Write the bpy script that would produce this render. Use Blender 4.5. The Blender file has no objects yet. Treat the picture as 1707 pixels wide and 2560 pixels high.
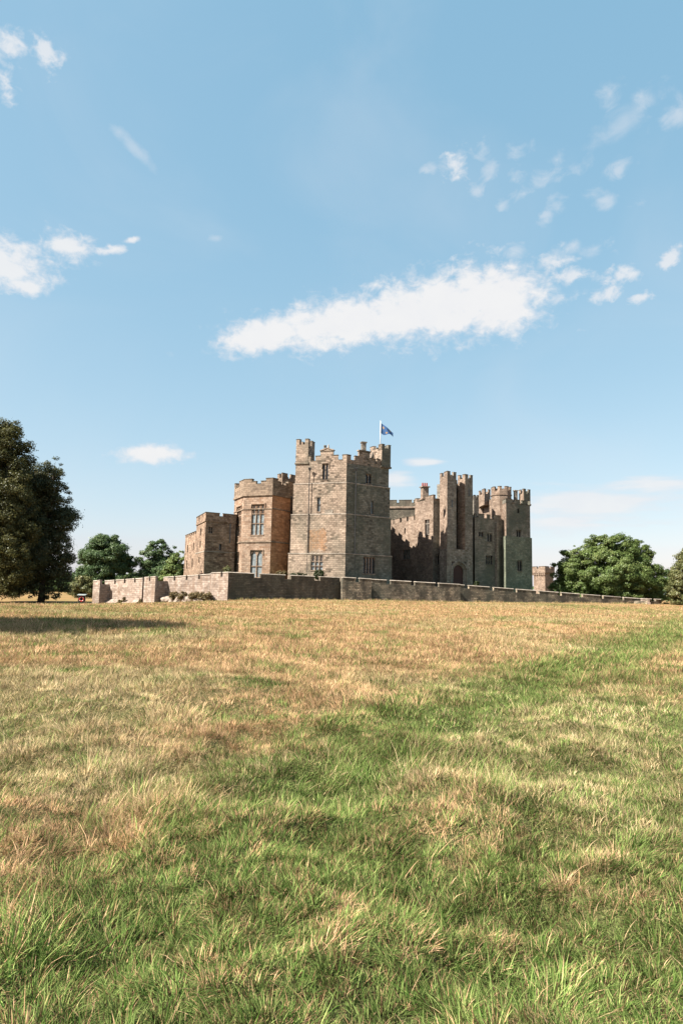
import bpy, math, random
import numpy as np
from mathutils import Vector, Matrix

random.seed(7)
RNG = np.random.default_rng(11)
scene = bpy.context.scene
col = scene.collection

# ------------------------------------------------------------------ camera
PW, PH, F = 1707.0, 2560.0, 1650.0          # photograph size and focal length in its pixels
EYE = 1.6
PITCH, ROLL = math.atan(195.0 / F), math.radians(1.25)
CAM = Vector((0, 0, EYE))
FWD = Vector((0, math.cos(PITCH), math.sin(PITCH)))
_up = Vector((0, -math.sin(PITCH), math.cos(PITCH)))
_rt = Vector((1, 0, 0))
RT = _rt * math.cos(ROLL) + _up * math.sin(ROLL)
UP = -_rt * math.sin(ROLL) + _up * math.cos(ROLL)
cd = bpy.data.cameras.new("camera")
cam = bpy.data.objects.new("camera", cd)
col.objects.link(cam)
cam.matrix_world = Matrix(((RT.x, UP.x, -FWD.x, CAM.x), (RT.y, UP.y, -FWD.y, CAM.y), (RT.z, UP.z, -FWD.z, CAM.z), (0, 0, 0, 1)))
cd.sensor_fit = 'VERTICAL'
cd.sensor_height = 36.0
cd.lens = 36.0 * F / PH
cd.clip_start, cd.clip_end = 0.05, 5000
scene.camera = cam

# ------------------------------------------------------------------ sun, sky, exposure
SUN_EL, SUN_TH = math.radians(46), math.radians(29)     # elevation; angle from -X towards the camera side
sdir = Vector((-math.cos(SUN_TH) * math.cos(SUN_EL), -math.sin(SUN_TH) * math.cos(SUN_EL), math.sin(SUN_EL)))
ld = bpy.data.lights.new("sun", 'SUN')
ld.energy, ld.angle, ld.color = 5.0, math.radians(0.53), (1.0, 0.93, 0.82)
sun = bpy.data.objects.new("sun", ld)
col.objects.link(sun)
sun.rotation_euler = sdir.to_track_quat('Z', 'Y').to_euler()
scene.view_settings.view_transform = 'Standard'
scene.view_settings.look = 'None'
scene.view_settings.exposure = 1.70
scene.view_settings.gamma = 1.0
scene.cycles.max_bounces = 6
scene.cycles.diffuse_bounces = 3
scene.cycles.transmission_bounces = 4
scene.cycles.use_denoising = True

def pix_dir(px, py):
    return (FWD + RT * ((px - PW / 2) / F) - UP * ((py - PH / 2) / F)).normalized()

def azel(px, py):
    d = pix_dir(px, py)
    return math.atan2(d.x, d.y), math.asin(d.z)

ALB = 0.64      # overall reflectance of the surfaces, matched to the exposure

class NT:
    """small helper to write node trees"""
    def __init__(self, tree):
        self.t, self.n, self.l = tree, tree.nodes, tree.links
    def new(self, typ, **kw):
        nd = self.n.new(typ)
        for k, v in kw.items():
            setattr(nd, k, v)
        return nd
    def put(self, sock, v):
        if hasattr(v, 'is_output'):
            self.l.new(v, sock)
        elif v is not None:
            if hasattr(sock.default_value, '__len__') and not hasattr(v, '__len__'):
                v = (v,) * len(sock.default_value)
            if hasattr(v, '__len__') and len(sock.default_value) == 4 and len(v) == 3:
                v = (*v, 1)
            sock.default_value = v
    def math(self, op, a, b=None, c=None, clamp=False):
        m = self.new('ShaderNodeMath', operation=op, use_clamp=clamp)
        for s, v in zip(m.inputs, (a, b, c)):
            if v is not None:
                self.put(s, v)
        return m.outputs[0]
    def ramp(self, x, lo, hi, a=0.0, b=1.0):
        m = self.new('ShaderNodeMapRange', interpolation_type='SMOOTHSTEP')
        for s, v in zip(m.inputs[:5], (x, lo, hi, a, b)):
            self.put(s, v)
        return m.outputs[0]
    def mix(self, f, a, b, mode='MIX'):
        m = self.new('ShaderNodeMix', data_type='RGBA', blend_type=mode)
        self.put(m.inputs[0], f); self.put(m.inputs[6], a); self.put(m.inputs[7], b)
        return m.outputs[2]
    def noise(self, vec, scale, detail=4, rough=0.55, dist=0.0):
        m = self.new('ShaderNodeTexNoise')
        if vec is not None:
            self.l.new(vec, m.inputs['Vector'])
        m.inputs['Scale'].default_value = scale
        m.inputs['Detail'].default_value = detail
        m.inputs['Roughness'].default_value = rough
        m.inputs['Distortion'].default_value = dist
        return m.outputs[0]
    def mapping(self, vec, scale=(1, 1, 1), loc=(0, 0, 0)):
        m = self.new('ShaderNodeMapping')
        self.l.new(vec, m.inputs[0])
        m.inputs['Scale'].default_value = scale
        m.inputs['Location'].default_value = loc
        return m.outputs[0]

world = bpy.data.worlds.new("World")
scene.world = world
world.use_nodes = True
w = NT(world.node_tree)
w.n.clear()
sky = w.new('ShaderNodeTexSky', sky_type='NISHITA', sun_disc=False, sun_elevation=SUN_EL)
sky.sun_rotation = math.atan2(sdir.x, sdir.y)
sky.altitude, sky.air_density, sky.dust_density, sky.ozone_density = 100, 1.0, 1.0, 2.0
hsv = w.new('ShaderNodeHueSaturation')
w.put(hsv.inputs['Hue'], 0.478); w.put(hsv.inputs['Saturation'], 0.92); w.put(hsv.inputs['Value'], 1.0)
w.l.new(sky.outputs[0], hsv.inputs['Color'])
bg = w.new('ShaderNodeBackground')
bg.inputs['Strength'].default_value = 0.0605
skyc = w.mix(1.0, w.mix(1.0, hsv.outputs[0], (0.80, 0.50, 0.36), 'MULTIPLY'), (0.62, 1.74, 2.68), 'ADD')
w.l.new(skyc, bg.inputs['Color'])
# clouds, laid out by compass direction and elevation
tc = w.new('ShaderNodeTexCoord')
sep = w.new('ShaderNodeSeparateXYZ')
w.l.new(tc.outputs['Generated'], sep.inputs[0])
AZ = w.math('ARCTAN2', sep.outputs[0], sep.outputs[1])
EL = w.math('ARCSINE', sep.outputs[2])
cmb = w.new('ShaderNodeCombineXYZ')
w.put(cmb.inputs[0], AZ); w.put(cmb.inputs[1], EL)
cv = cmb.outputs[0]
nz_big = w.noise(w.mapping(cv, (1, 1.6, 1)), 16, 9, 0.62, 0.25)
nz_fine = w.noise(w.mapping(cv, (1, 1.4, 1), (1.3, 2.2, 0)), 42, 8, 0.62, 0.3)
nz_wisp = w.noise(w.mapping(cv, (1, 1.5, 1), (3.1, 1.7, 0)), 26, 8, 0.6, 0.4)

def blob(px, py, rx, ry, tilt=0.0):
    a, e = azel(px, py)
    k = math.hypot(*(np.array(azel(px + 10, py)) - np.array((a, e)))) / 10
    c, s = math.cos(tilt), math.sin(tilt)
    dx, dy = w.math('SUBTRACT', AZ, a), w.math('SUBTRACT', EL, e)
    u = w.math('DIVIDE', w.math('ADD', w.math('MULTIPLY', dx, c), w.math('MULTIPLY', dy, s)), rx * k)
    v = w.math('DIVIDE', w.math('SUBTRACT', w.math('MULTIPLY', dy, c), w.math('MULTIPLY', dx, s)), ry * k)
    q = w.math('SQRT', w.math('ADD', w.math('MULTIPLY', u, u), w.math('MULTIPLY', v, v)))
    return w.math('SUBTRACT', 1.0, q)

def union(items):
    r = items[0]
    for i in items[1:]:
        r = w.math('MAXIMUM', r, i)
    return r

big = union([blob(1110, 768, 340, 100, 0.09), blob(1220, 738, 215, 98, 0.0), blob(860, 806, 310, 76, 0.17), blob(660, 838, 165, 54, 0.2), blob(1240, 785, 150, 70, 0.0), blob(1000, 790, 260, 80, 0.08), blob(378, 1135, 118, 34, 0.08)])
left = union([blob(20, 660, 170, 90, 0.1), blob(175, 615, 115, 42, 0.0), blob(270, 626, 75, 16, 0.25), blob(60, 715, 90, 34, 0.1), blob(330, 600, 30, 10, 0.3)])
small = union([blob(25, 115, 62, 44), blob(118, 135, 54, 52), blob(18, 222, 44, 36), blob(1550, 690, 72, 34, 0.15), blob(1520, 733, 58, 30, 0.1), blob(1680, 645, 68, 30, 0.3),
               blob(1605, 742, 52, 20, 0.1), blob(385, 1135, 105, 28, 0.06), blob(1135, 410, 52, 42, 0), blob(1385, 655, 70, 30, 0), blob(1420, 690, 60, 34, 0)])
PUFFS = ((1131, 405, 40, 30), (1203, 378, 34, 26), (1216, 428, 42, 26), (1194, 482, 36, 26), (1288, 374, 44, 24), (1288, 441, 36, 24), (1361, 446, 52, 26), (1307, 487, 40, 26), (1392, 505, 44, 24), (1252, 514, 32, 16),
         (1392, 399, 36, 18), (1446, 414, 40, 20), (1491, 478, 42, 22), (1509, 500, 36, 16), (1541, 430, 42, 22), (1361, 541, 28, 16), (1604, 507, 30, 16), (1523, 234, 40, 28), (1600, 270, 70, 36), (1690, 284, 70, 36),
         (1433, 613, 36, 22), (1478, 622, 40, 20), (1284, 631, 34, 20), (1374, 652, 56, 26), (1065, 425, 30, 20))
wisp = union([blob(*p, 0.12) for p in PUFFS])
streaks = union([blob(340, 375, 100, 22, -0.55), blob(540, 595, 34, 14, 0), blob(1560, 300, 120, 40, 0.35)])
low = union([blob(1480, 1262, 260, 60, 0.0), blob(1620, 1215, 170, 30, 0.05), blob(1400, 1310, 130, 30, 0), blob(985, 1200, 60, 26, 0), blob(1060, 1157, 60, 12, 0)])
edge = w.math('ADD', w.math('MULTIPLY', w.math('SUBTRACT', nz_big, 0.5), 0.9), w.math('MULTIPLY', w.math('SUBTRACT', nz_fine, 0.5), 1.2))
m_core = w.ramp(w.math('ADD', big, edge), 0.02, 0.66)
m_left = w.math('MULTIPLY', w.ramp(w.math('ADD', left, w.math('MULTIPLY', edge, 1.4)), 0.05, 0.85), 0.92)
m_halo = w.math('MULTIPLY', w.ramp(w.math('ADD', big, w.math('MULTIPLY', edge, 2.2)), 0.0, 0.9), 0.55)
m_big = w.math('MAXIMUM', w.math('MAXIMUM', m_core, m_halo), m_left)
m_small = w.math('MULTIPLY', w.ramp(w.math('ADD', small, w.math('MULTIPLY', w.math('SUBTRACT', nz_fine, 0.5), 2.6)), 0.08, 1.0), 0.80)
m_wisp = w.math('MULTIPLY', w.ramp(w.math('ADD', wisp, w.math('MULTIPLY', w.math('SUBTRACT', nz_wisp, 0.5), 4.2)), -0.1, 1.5), 0.48)
m_str = w.math('MULTIPLY', w.ramp(w.math('ADD', streaks, w.math('MULTIPLY', w.math('SUBTRACT', nz_wisp, 0.5), 1.6)), 0.05, 1.0), 0.34)
m_low = w.math('MULTIPLY', w.ramp(w.math('ADD', low, w.math('MULTIPLY', w.math('SUBTRACT', w.noise(w.mapping(cv, (0.45, 2.6, 1)), 22, 7, 0.55, 0.2), 0.5), 2.0)), -0.15, 0.75), 0.85)
veil = w.math('MULTIPLY', w.ramp(w.noise(w.mapping(cv, (1, 1.3, 1), (0.4, 0.2, 0)), 3.2, 5, 0.5, 0.6), 0.42, 0.8), 0.16)
mask = union([m_big, m_small, m_wisp, m_str, m_low, veil])
cbg = w.new('ShaderNodeBackground')
w.put(cbg.inputs['Color'], w.mix(w.ramp(w.math('ADD', w.math('MULTIPLY', nz_big, 0.6), w.math('MULTIPLY', mask, 0.4)), 0.35, 0.8), (0.90, 0.92, 0.97), (0.985, 0.99, 1.0)))
cbg.inputs['Strength'].default_value = 0.278
ms = w.new('ShaderNodeMixShader')
w.put(ms.inputs[0], mask)
w.l.new(bg.outputs[0], ms.inputs[1]); w.l.new(cbg.outputs[0], ms.inputs[2])
wo = w.new('ShaderNodeOutputWorld')
w.l.new(ms.outputs[0], wo.inputs[0])

# ------------------------------------------------------------------ geometry helpers
def P(px, py, D):
    """point seen at photograph pixel (px,py) at depth Y=D"""
    d = pix_dir(px, py)
    return CAM + d * (D / d.y)

def XY(px, py, D):
    p = P(px, py, D)
    return (p.x, p.y)

def zat(xy, py):
    """height above (x,y) that shows at photograph row py"""
    v0 = Vector((xy[0], xy[1], 0)) - CAM
    k = (PH / 2 - py) / F
    # (v0+z)·UP = k (v0+z)·FWD
    return (k * v0.dot(FWD) - v0.dot(UP)) / (UP.z - k * FWD.z)

def on_line(px, py, A, B):
    """(s, z) where the ray through a pixel meets the vertical plane over A-B; s is the fraction A->B"""
    d = pix_dir(px, py)
    ex, ey = B[0] - A[0], B[1] - A[1]
    nx, ny = ey, -ex
    t = ((A[0] - CAM.x) * nx + (A[1] - CAM.y) * ny) / (d.x * nx + d.y * ny)
    p = CAM + d * t
    s = ((p.x - A[0]) * ex + (p.y - A[1]) * ey) / (ex * ex + ey * ey)
    return s, p.z

def lerp2(A, B, s):
    return (A[0] + (B[0] - A[0]) * s, A[1] + (B[1] - A[1]) * s)

def normal2(A, B):
    ex, ey = B[0] - A[0], B[1] - A[1]
    L = math.hypot(ex, ey)
    return (ey / L, -ex / L)

def offset_poly(pts, d):
    """offset a counter-clockwise polygon outward by d"""
    n, out = len(pts), []
    for i in range(n):
        n1 = normal2(pts[i - 1], pts[i]); n2 = normal2(pts[i], pts[(i + 1) % n])
        k = 1 + n1[0] * n2[0] + n1[1] * n2[1]
        out.append((pts[i][0] + d * (n1[0] + n2[0]) / k, pts[i][1] + d * (n1[1] + n2[1]) / k))
    return out

class MB:
    """collects faces and links them as ONE mesh object"""
    def __init__(self):
        self.v, self.f, self.m = [], [], []
    def face(self, pts, m=0):
        i = len(self.v)
        self.v += [tuple(p) for p in pts]
        self.f.append(tuple(range(i, i + len(pts)))); self.m.append(m)
    def prism(self, poly, z0, z1, m=0, bottom=True, poly_top=None):
        n = len(poly); i = len(self.v); pt = poly_top or poly
        za = z0 if hasattr(z0, '__len__') else [z0] * n
        zb = z1 if hasattr(z1, '__len__') else [z1] * n
        self.v += [(p[0], p[1], za[k]) for k, p in enumerate(poly)] + [(p[0], p[1], zb[k]) for k, p in enumerate(pt)]
        for k in range(n):
            k2 = (k + 1) % n
            self.f.append((i + k, i + k2, i + n + k2, i + n + k)); self.m.append(m)
        self.f.append(tuple(i + n + k for k in range(n))); self.m.append(m)
        if bottom:
            self.f.append(tuple(i + k for k in reversed(range(n)))); self.m.append(m)
    def coping(self, A, B, t, za, zb, out=0.06, hgt=0.20, slope=0.2):
        """sloping coping stones over A-B: the front is weathered back like a roof"""
        n = normal2(A, B)
        def q(P_, d, z): return (P_[0] + n[0] * d, P_[1] + n[1] * d, z)
        prof = [(out, -hgt), (out, -hgt * 0.72), (out - slope, 0.0), (-t - out + slope, 0.0), (-t - out, -hgt * 0.72), (-t - out, -hgt)]
        a = [q(A, d, za + z) for d, z in prof]; b = [q(B, d, zb + z) for d, z in prof]
        for k in range(6):
            self.face([a[k], b[k], b[(k + 1) % 6], a[(k + 1) % 6]])
        self.face(a[::-1]); self.face(b)
    def wallbox(self, A, B, t, za, zb, m=0, out=0.0):
        """upright box over A-B, t metres deep behind the line, za/zb = (at A, at B) bottom and top heights"""
        n = normal2(A, B)
        a, b = (A[0] + n[0] * out, A[1] + n[1] * out), (B[0] + n[0] * out, B[1] + n[1] * out)
        c, d = (B[0] - n[0] * t, B[1] - n[1] * t), (A[0] - n[0] * t, A[1] - n[1] * t)
        self.prism([a, b, c, d], [za[0], za[1], za[1], za[0]], [zb[0], zb[1], zb[1], zb[0]], m)
    def box(self, c, s, m=0, rz=0.0):
        cx, cy, cz = c; hx, hy, hz = s[0] / 2, s[1] / 2, s[2] / 2
        co, si = math.cos(rz), math.sin(rz)
        poly = [(cx + x * co - y * si, cy + x * si + y * co) for x, y in ((-hx, -hy), (hx, -hy), (hx, hy), (-hx, hy))]
        self.prism(poly, cz - hz, cz + hz, m)
    def tube(self, pts, radii, n=8, m=0, cap=True):
        i0 = len(self.v)
        pts = [Vector(p) for p in pts]
        for k, p in enumerate(pts):
            d = (pts[min(k + 1, len(pts) - 1)] - pts[max(k - 1, 0)]).normalized()
            a = d.orthogonal().normalized(); b = d.cross(a)
            if k and (a.dot(pa) < 0.2):
                a = (pa - d * pa.dot(d)).normalized(); b = d.cross(a)
            pa = a
            for j in range(n):
                t = 2 * math.pi * j / n
                self.v.append(tuple(p + (a * math.cos(t) + b * math.sin(t)) * radii[k]))
        for k in range(len(pts) - 1):
            for j in range(n):
                self.f.append((i0 + k * n + j, i0 + k * n + (j + 1) % n, i0 + (k + 1) * n + (j + 1) % n, i0 + (k + 1) * n + j)); self.m.append(m)
        if cap:
            self.f.append(tuple(i0 + j for j in reversed(range(n)))); self.m.append(m)
            e = i0 + (len(pts) - 1) * n
            self.f.append(tuple(e + j for j in range(n))); self.m.append(m)
    def build(self, name, mats, parent=None, origin=None, smooth=False):
        o_ = origin if origin is not None else (Vector(parent['_o']) if parent and '_o' in parent else Vector((0, 0, 0)))
        V = np.array(self.v, dtype=np.float64)
        me = bpy.data.meshes.new(name)
        me.from_pydata((V - np.array(o_)).tolist(), [], self.f)
        for mt in (mats if isinstance(mats, (list, tuple)) else [mats]):
            me.materials.append(mt)
        me.polygons.foreach_set('material_index', self.m)
        # metre-true UVs: along the face horizontally, height vertically
        uv = me.uv_layers.new(name='UVMap')
        buf = np.zeros((len(me.loops), 2))
        nn = np.zeros(len(me.polygons) * 3); me.polygons.foreach_get('normal', nn); nn = nn.reshape(-1, 3)
        li = 0
        for k, fc in enumerate(self.f):
            n = nn[k]
            h = math.hypot(n[0], n[1])
            for vi in fc:
                p = V[vi]
                if h > 0.35:
                    buf[li] = ((-n[1] * p[0] + n[0] * p[1]) / h, p[2])
                else:
                    buf[li] = (p[0], p[1])
                li += 1
        uv.data.foreach_set('uv', buf.ravel())
        if smooth:
            me.polygons.foreach_set('use_smooth', [True] * len(me.polygons))
        me.update()
        ob = bpy.data.objects.new(name, me)
        col.objects.link(ob)
        ob['_o'] = tuple(o_)
        if parent:
            ob.parent = parent
        else:
            ob.location = o_
        return ob

def tag(o, label=None, cat=None, group=None, kind=None):
    if label: o['label'] = label
    if cat: o['category'] = cat
    if group: o['group'] = group
    if kind: o['kind'] = kind
    return o

def thing(name, loc, label, cat, group=None):
    o = bpy.data.objects.new(name, None)
    o.empty_display_size = 0.5
    col.objects.link(o)
    o.location = loc
    o['_o'] = tuple(loc)
    return tag(o, label, cat, group)

def part(mb, name, mats, parent, label=None, smooth=False):
    o = mb.build(name, mats, parent, smooth=smooth)
    if label: o['label'] = label
    return o

# numpy value noise
def _hash(ix, iy, seed):
    h = (ix.astype(np.int64) * 374761393 + iy.astype(np.int64) * 668265263 + seed * 1442695041) & 0xffffffff
    h = ((h ^ (h >> 13)) * 1274126177) & 0xffffffff
    return ((h ^ (h >> 16)) & 0xffff) / 65535.0
def vnoise(x, y, seed=0):
    ix, iy = np.floor(x), np.floor(y)
    fx, fy = x - ix, y - iy
    fx, fy = fx * fx * (3 - 2 * fx), fy * fy * (3 - 2 * fy)
    a, b = _hash(ix, iy, seed), _hash(ix + 1, iy, seed)
    c, d = _hash(ix, iy + 1, seed), _hash(ix + 1, iy + 1, seed)
    return (a * (1 - fx) + b * fx) * (1 - fy) + (c * (1 - fx) + d * fx) * fy
def fbm(x, y, seed=0, octv=4, gain=0.5):
    s, a, t = 0, 1.0, 0
    for o in range(octv):
        s = s + a * vnoise(x * 2 ** o + 17.3 * o, y * 2 ** o - 9.1 * o, seed + o); t += a; a *= gain
    return s / t
def sst(x, a, b):
    t = np.clip((x - a) / (b - a), 0, 1)
    return t * t * (3 - 2 * t)

def relief(x, y):
    return fbm(x * 1.15, y * 1.25, 5, 3)

def terr(x, y):
    """height of the meadow"""
    x, y = np.asarray(x, float), np.asarray(y, float)
    z = -2.05 * sst(-x, 8, 40) * sst(y, 35, 112)
    z = z + 0.18 * sst(x, 10, 55) * sst(y, 60, 110)
    near = 1 - sst(y, 14, 60)
    z = z + (fbm(x * 0.35, y * 0.35, 3, 3) - 0.5) * 0.12 * near * sst(np.hypot(x, y), 0.5, 3)
    z = z + (relief(x, y) - 0.5) * 0.40 * (1 - sst(y, 7, 18))
    z = z + (fbm(x * 0.06, y * 0.06, 9, 3) - 0.5) * 0.3 * sst(y, 15, 40) * (1 - sst(y, 70, 95))
    return z

# ------------------------------------------------------------------ materials
def material(name):
    m = bpy.data.materials.new(name)
    m.use_nodes = True
    t = NT(m.node_tree)
    bs = t.n['Principled BSDF']
    return m, t, bs

def stone(name, c1, c2, mortar, dark, dark_amt=0.5, green=0.0, block=(0.62, 0.31), odd=None, odd_amt=0.25, patch=None, streak=0.3, lo=0.44, hi=0.66):
    """coursed masonry with weathering; patch = (u0,u1,v0,v1,colour) recoloured stones"""
    m, t, bs = material(name)
    uv = t.new('ShaderNodeUVMap').outputs[0]
    wob = t.noise(uv, 1.4, 2)
    wv = t.new('ShaderNodeVectorMath', operation='ADD')
    sc = t.new('ShaderNodeVectorMath', operation='SCALE')
    cx = t.new('ShaderNodeCombineXYZ'); t.put(cx.inputs[0], t.math('SUBTRACT', wob, 0.5)); t.put(cx.inputs[1], t.math('SUBTRACT', t.noise(uv, 0.5, 1), 0.5))
    t.l.new(cx.outputs[0], sc.inputs[0]); sc.inputs['Scale'].default_value = 0.12
    t.l.new(uv, wv.inputs[0]); t.l.new(sc.outputs[0], wv.inputs[1])
    br = t.new('ShaderNodeTexBrick')
    t.l.new(wv.outputs[0], br.inputs['Vector'])
    t.put(br.inputs['Color1'], tuple(x * 1.13 for x in c1)); t.put(br.inputs['Color2'], tuple(x * 0.87 for x in c2)); t.put(br.inputs['Mortar'], mortar)
    for k, v in (('Scale', 1.0), ('Mortar Size', 0.022), ('Mortar Smooth', 0.3), ('Bias', 0.0), ('Brick Width', block[0]), ('Row Height', block[1])):
        br.inputs[k].default_value = v
    colr = br.outputs['Color']
    if odd:      # scattered weathered blocks
        b2 = t.new('ShaderNodeTexBrick')
        t.l.new(wv.outputs[0], b2.inputs['Vector'])
        t.put(b2.inputs['Color1'], (0, 0, 0)); t.put(b2.inputs['Color2'], (1, 1, 1)); t.put(b2.inputs['Mortar'], (0, 0, 0))
        for k, v in (('Scale', 1.0), ('Mortar Size', 0.03), ('Bias', -0.15), ('Brick Width', block[0]), ('Row Height', block[1])):
            b2.inputs[k].default_value = v
        f = t.math('MULTIPLY', t.ramp(b2.outputs['Color'], 0.35, 0.75), t.ramp(t.noise(uv, 0.22, 3), 0.42, 0.62))
        colr = t.mix(t.math('MULTIPLY', f, odd_amt), colr, odd)
    midn = t.ramp(t.noise(uv, 0.75, 5, 0.65), 0.28, 0.72, 0.78, 1.2)
    colr = t.mix(1.0, colr, midn, 'MULTIPLY')
    big = t.noise(uv, 0.16, 6, 0.62)
    fine = t.noise(uv, 2.6, 4, 0.6)
    tone = t.ramp(t.math('ADD', t.math('MULTIPLY', big, 0.5), t.math('MULTIPLY', fine, 0.5)), 0.3, 0.7, 0.60, 1.30)
    colr = t.mix(1.0, colr, tone, 'MULTIPLY')
    if patch:
        u0, u1, v0, v1, pc = patch
        s = t.new('ShaderNodeSeparateXYZ'); t.l.new(uv, s.inputs[0])
        wn = t.math('MULTIPLY', t.math('SUBTRACT', t.noise(uv, 0.9, 6, 0.7), 0.5), 2.4)
        uu, vv = t.math('ADD', s.outputs[0], wn), t.math('ADD', s.outputs[1], wn)
        e = 0.25
        f = t.math('MULTIPLY', t.math('MULTIPLY', t.ramp(uu, u0 - e, u0 + e), t.ramp(uu, u1 + e, u1 - e)), t.math('MULTIPLY', t.ramp(vv, v0 - e, v0 + e), t.ramp(vv, v1 + e, v1 - e)))
        colr = t.mix(t.math('MULTIPLY', f, t.ramp(fine, 0.3, 0.65, 0.25, 0.95)), colr, pc)
    st = t.noise(t.mapping(uv, (1.3, 0.10, 1)), 1.0, 5, 0.6)
    blot = t.noise(uv, 0.45, 7, 0.66)
    d = t.math('ADD', t.math('MULTIPLY', st, streak), t.math('MULTIPLY', blot, 1 - streak))
    colr = t.mix(t.math('MULTIPLY', t.ramp(d, lo, hi), dark_amt), colr, dark)
    if green:
        g = t.ramp(t.noise(t.mapping(uv, (1, 0.5, 1), (7, 3, 0)), 0.25, 5, 0.6), 0.42, 0.62)
        colr = t.mix(t.math('MULTIPLY', g, green), colr, (0.115, 0.128, 0.100))
    t.l.new(t.mix(1.0, colr, (ALB, ALB, ALB), 'MULTIPLY'), bs.inputs['Base Color'])
    bs.inputs['Roughness'].default_value = 0.93
    bs.inputs['Specular IOR Level'].default_value = 0.2
    bp = t.new('ShaderNodeBump')
    bp.inputs['Strength'].default_value = 0.7; bp.inputs['Distance'].default_value = 0.06
    t.l.new(t.math('ADD', t.math('MULTIPLY', br.outputs['Fac'], -0.7), fine), bp.inputs['Height'])
    t.l.new(bp.outputs[0], bs.inputs['Normal'])
    return m

def plain(name, c, rough=0.7, var=0.25, scale=6.0, metal=0.0, spec=0.3):
    m, t, bs = material(name)
    tcd = t.new('ShaderNodeTexCoord').outputs['Object']
    n = t.ramp(t.noise(tcd, scale, 4, 0.6), 0.25, 0.75, 1 - var, 1 + var)
    t.l.new(t.mix(1.0, tuple(x * ALB for x in c), n, 'MULTIPLY'), bs.inputs['Base Color'])
    bs.inputs['Roughness'].default_value = rough
    bs.inputs['Metallic'].default_value = metal
    bs.inputs['Specular IOR Level'].default_value = spec
    return m

S_TOWER = None   # made where the tower's patch position is known
S_PALE = stone('pale_sandstone', (0.453, 0.375, 0.320), (0.381, 0.302, 0.254), (0.298, 0.238, 0.197), (0.248, 0.153, 0.099), 0.6, 0, (0.7, 0.32), (0.258, 0.196, 0.152), 0.35, streak=0.65, lo=0.42, hi=0.64)
S_BAY = stone('orange_sandstone', (0.397, 0.295, 0.223), (0.359, 0.236, 0.164), (0.278, 0.196, 0.147), (0.183, 0.116, 0.083), 0.28, 0, (0.8, 0.34), (0.310, 0.179, 0.109), 0.42, lo=0.48, hi=0.70)
S_BAYRED = stone('russet_sandstone', (0.624, 0.330, 0.180), (0.528, 0.259, 0.132), (0.456, 0.240, 0.130), (0.312, 0.175, 0.108), 0.5, 0, (0.8, 0.34), (0.432, 0.233, 0.130), 0.5)
S_BAYTOP = stone('weathered_bay_sandstone', (0.344, 0.260, 0.192), (0.299, 0.221, 0.160), (0.209, 0.153, 0.112), (0.112, 0.084, 0.068), 0.6, 0, (0.8, 0.34), (0.179, 0.136, 0.103), 0.6)
S_WING = stone('brown_sandstone', (0.443, 0.318, 0.233), (0.372, 0.245, 0.168), (0.231, 0.164, 0.122), (0.089, 0.059, 0.046), 0.62, 0, (0.6, 0.30), (0.143, 0.091, 0.070), 0.75)
S_GATE = stone('grey_sandstone', (0.367, 0.321, 0.272), (0.306, 0.260, 0.212), (0.213, 0.179, 0.155), (0.128, 0.106, 0.086), 0.5, 0.35, (0.62, 0.31), (0.171, 0.134, 0.105), 0.6)
S_LIT = stone('warm_sandstone', (0.373, 0.284, 0.224), (0.322, 0.233, 0.179), (0.232, 0.177, 0.134), (0.154, 0.102, 0.070), 0.35, 0.05, (0.6, 0.30), (0.206, 0.138, 0.096), 0.5)
S_MOSS = stone('mossy_sandstone', (0.310, 0.277, 0.225), (0.248, 0.224, 0.183), (0.177, 0.160, 0.136), (0.109, 0.097, 0.077), 0.42, 0.75, (0.6, 0.30), (0.171, 0.160, 0.127), 0.5)
S_ALGAE_SHADE = stone('algae_and_shade_sandstone', (0.261, 0.244, 0.199), (0.208, 0.193, 0.156), (0.155, 0.145, 0.119), (0.097, 0.089, 0.071), 0.6, 0.5, (0.62, 0.31), (0.097, 0.092, 0.075), 0.6)  # algae tint, darkened further to carry the shade of unlit faces
S_DARK = stone('blackened_shaded_stone', (0.237, 0.196, 0.150), (0.164, 0.132, 0.099), (0.099, 0.083, 0.069), (0.061, 0.054, 0.044), 0.72, 0.25, (0.55, 0.24), (0.358, 0.283, 0.199), 0.7, streak=0.35, lo=0.38, hi=0.6)
S_WALL = stone('grey_mottled_wall_stone', (0.376, 0.312, 0.234), (0.209, 0.172, 0.128), (0.098, 0.083, 0.064), (0.063, 0.057, 0.046), 0.85, 0.35, (0.5, 0.26), (0.696, 0.571, 0.407), 0.9, streak=0.25, lo=0.43, hi=0.57)
S_COPE = stone('pale_coping_stone', (0.495, 0.427, 0.360), (0.435, 0.375, 0.315), (0.330, 0.285, 0.240), (0.195, 0.165, 0.128), 0.45, 0, (1.2, 0.5))
S_CAP = stone('weathered_cap_stone', (0.180, 0.150, 0.114), (0.150, 0.120, 0.090), (0.120, 0.096, 0.072), (0.054, 0.048, 0.036), 0.6, 0.2, (1.0, 0.5))
M_IRON = plain('black_iron', (0.022, 0.022, 0.024), 0.45, spec=0.5)
M_WHITE = plain('white_paint', (0.8, 0.8, 0.8), 0.4, 0.05)
M_POT = plain('red_chimney_clay', (0.36, 0.09, 0.06), 0.8)
M_DOOR = plain('dark_red_door_wood', (0.055, 0.020, 0.016), 0.6)
M_LEAD = plain('roof_lead', (0.16, 0.16, 0.165), 0.6)
M_WOOD = plain('dark_timber', (0.045, 0.035, 0.026), 0.7)
M_RED = plain('red_plastic', (0.62, 0.05, 0.035), 0.4, 0.1)
M_FELT = plain('pale_roof_felt', (0.30, 0.34, 0.33), 0.7)
M_SKIN = plain('skin', (0.45, 0.27, 0.19), 0.6, 0.08)
M_HAIR = plain('dark_hair', (0.03, 0.02, 0.015), 0.6)
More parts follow.
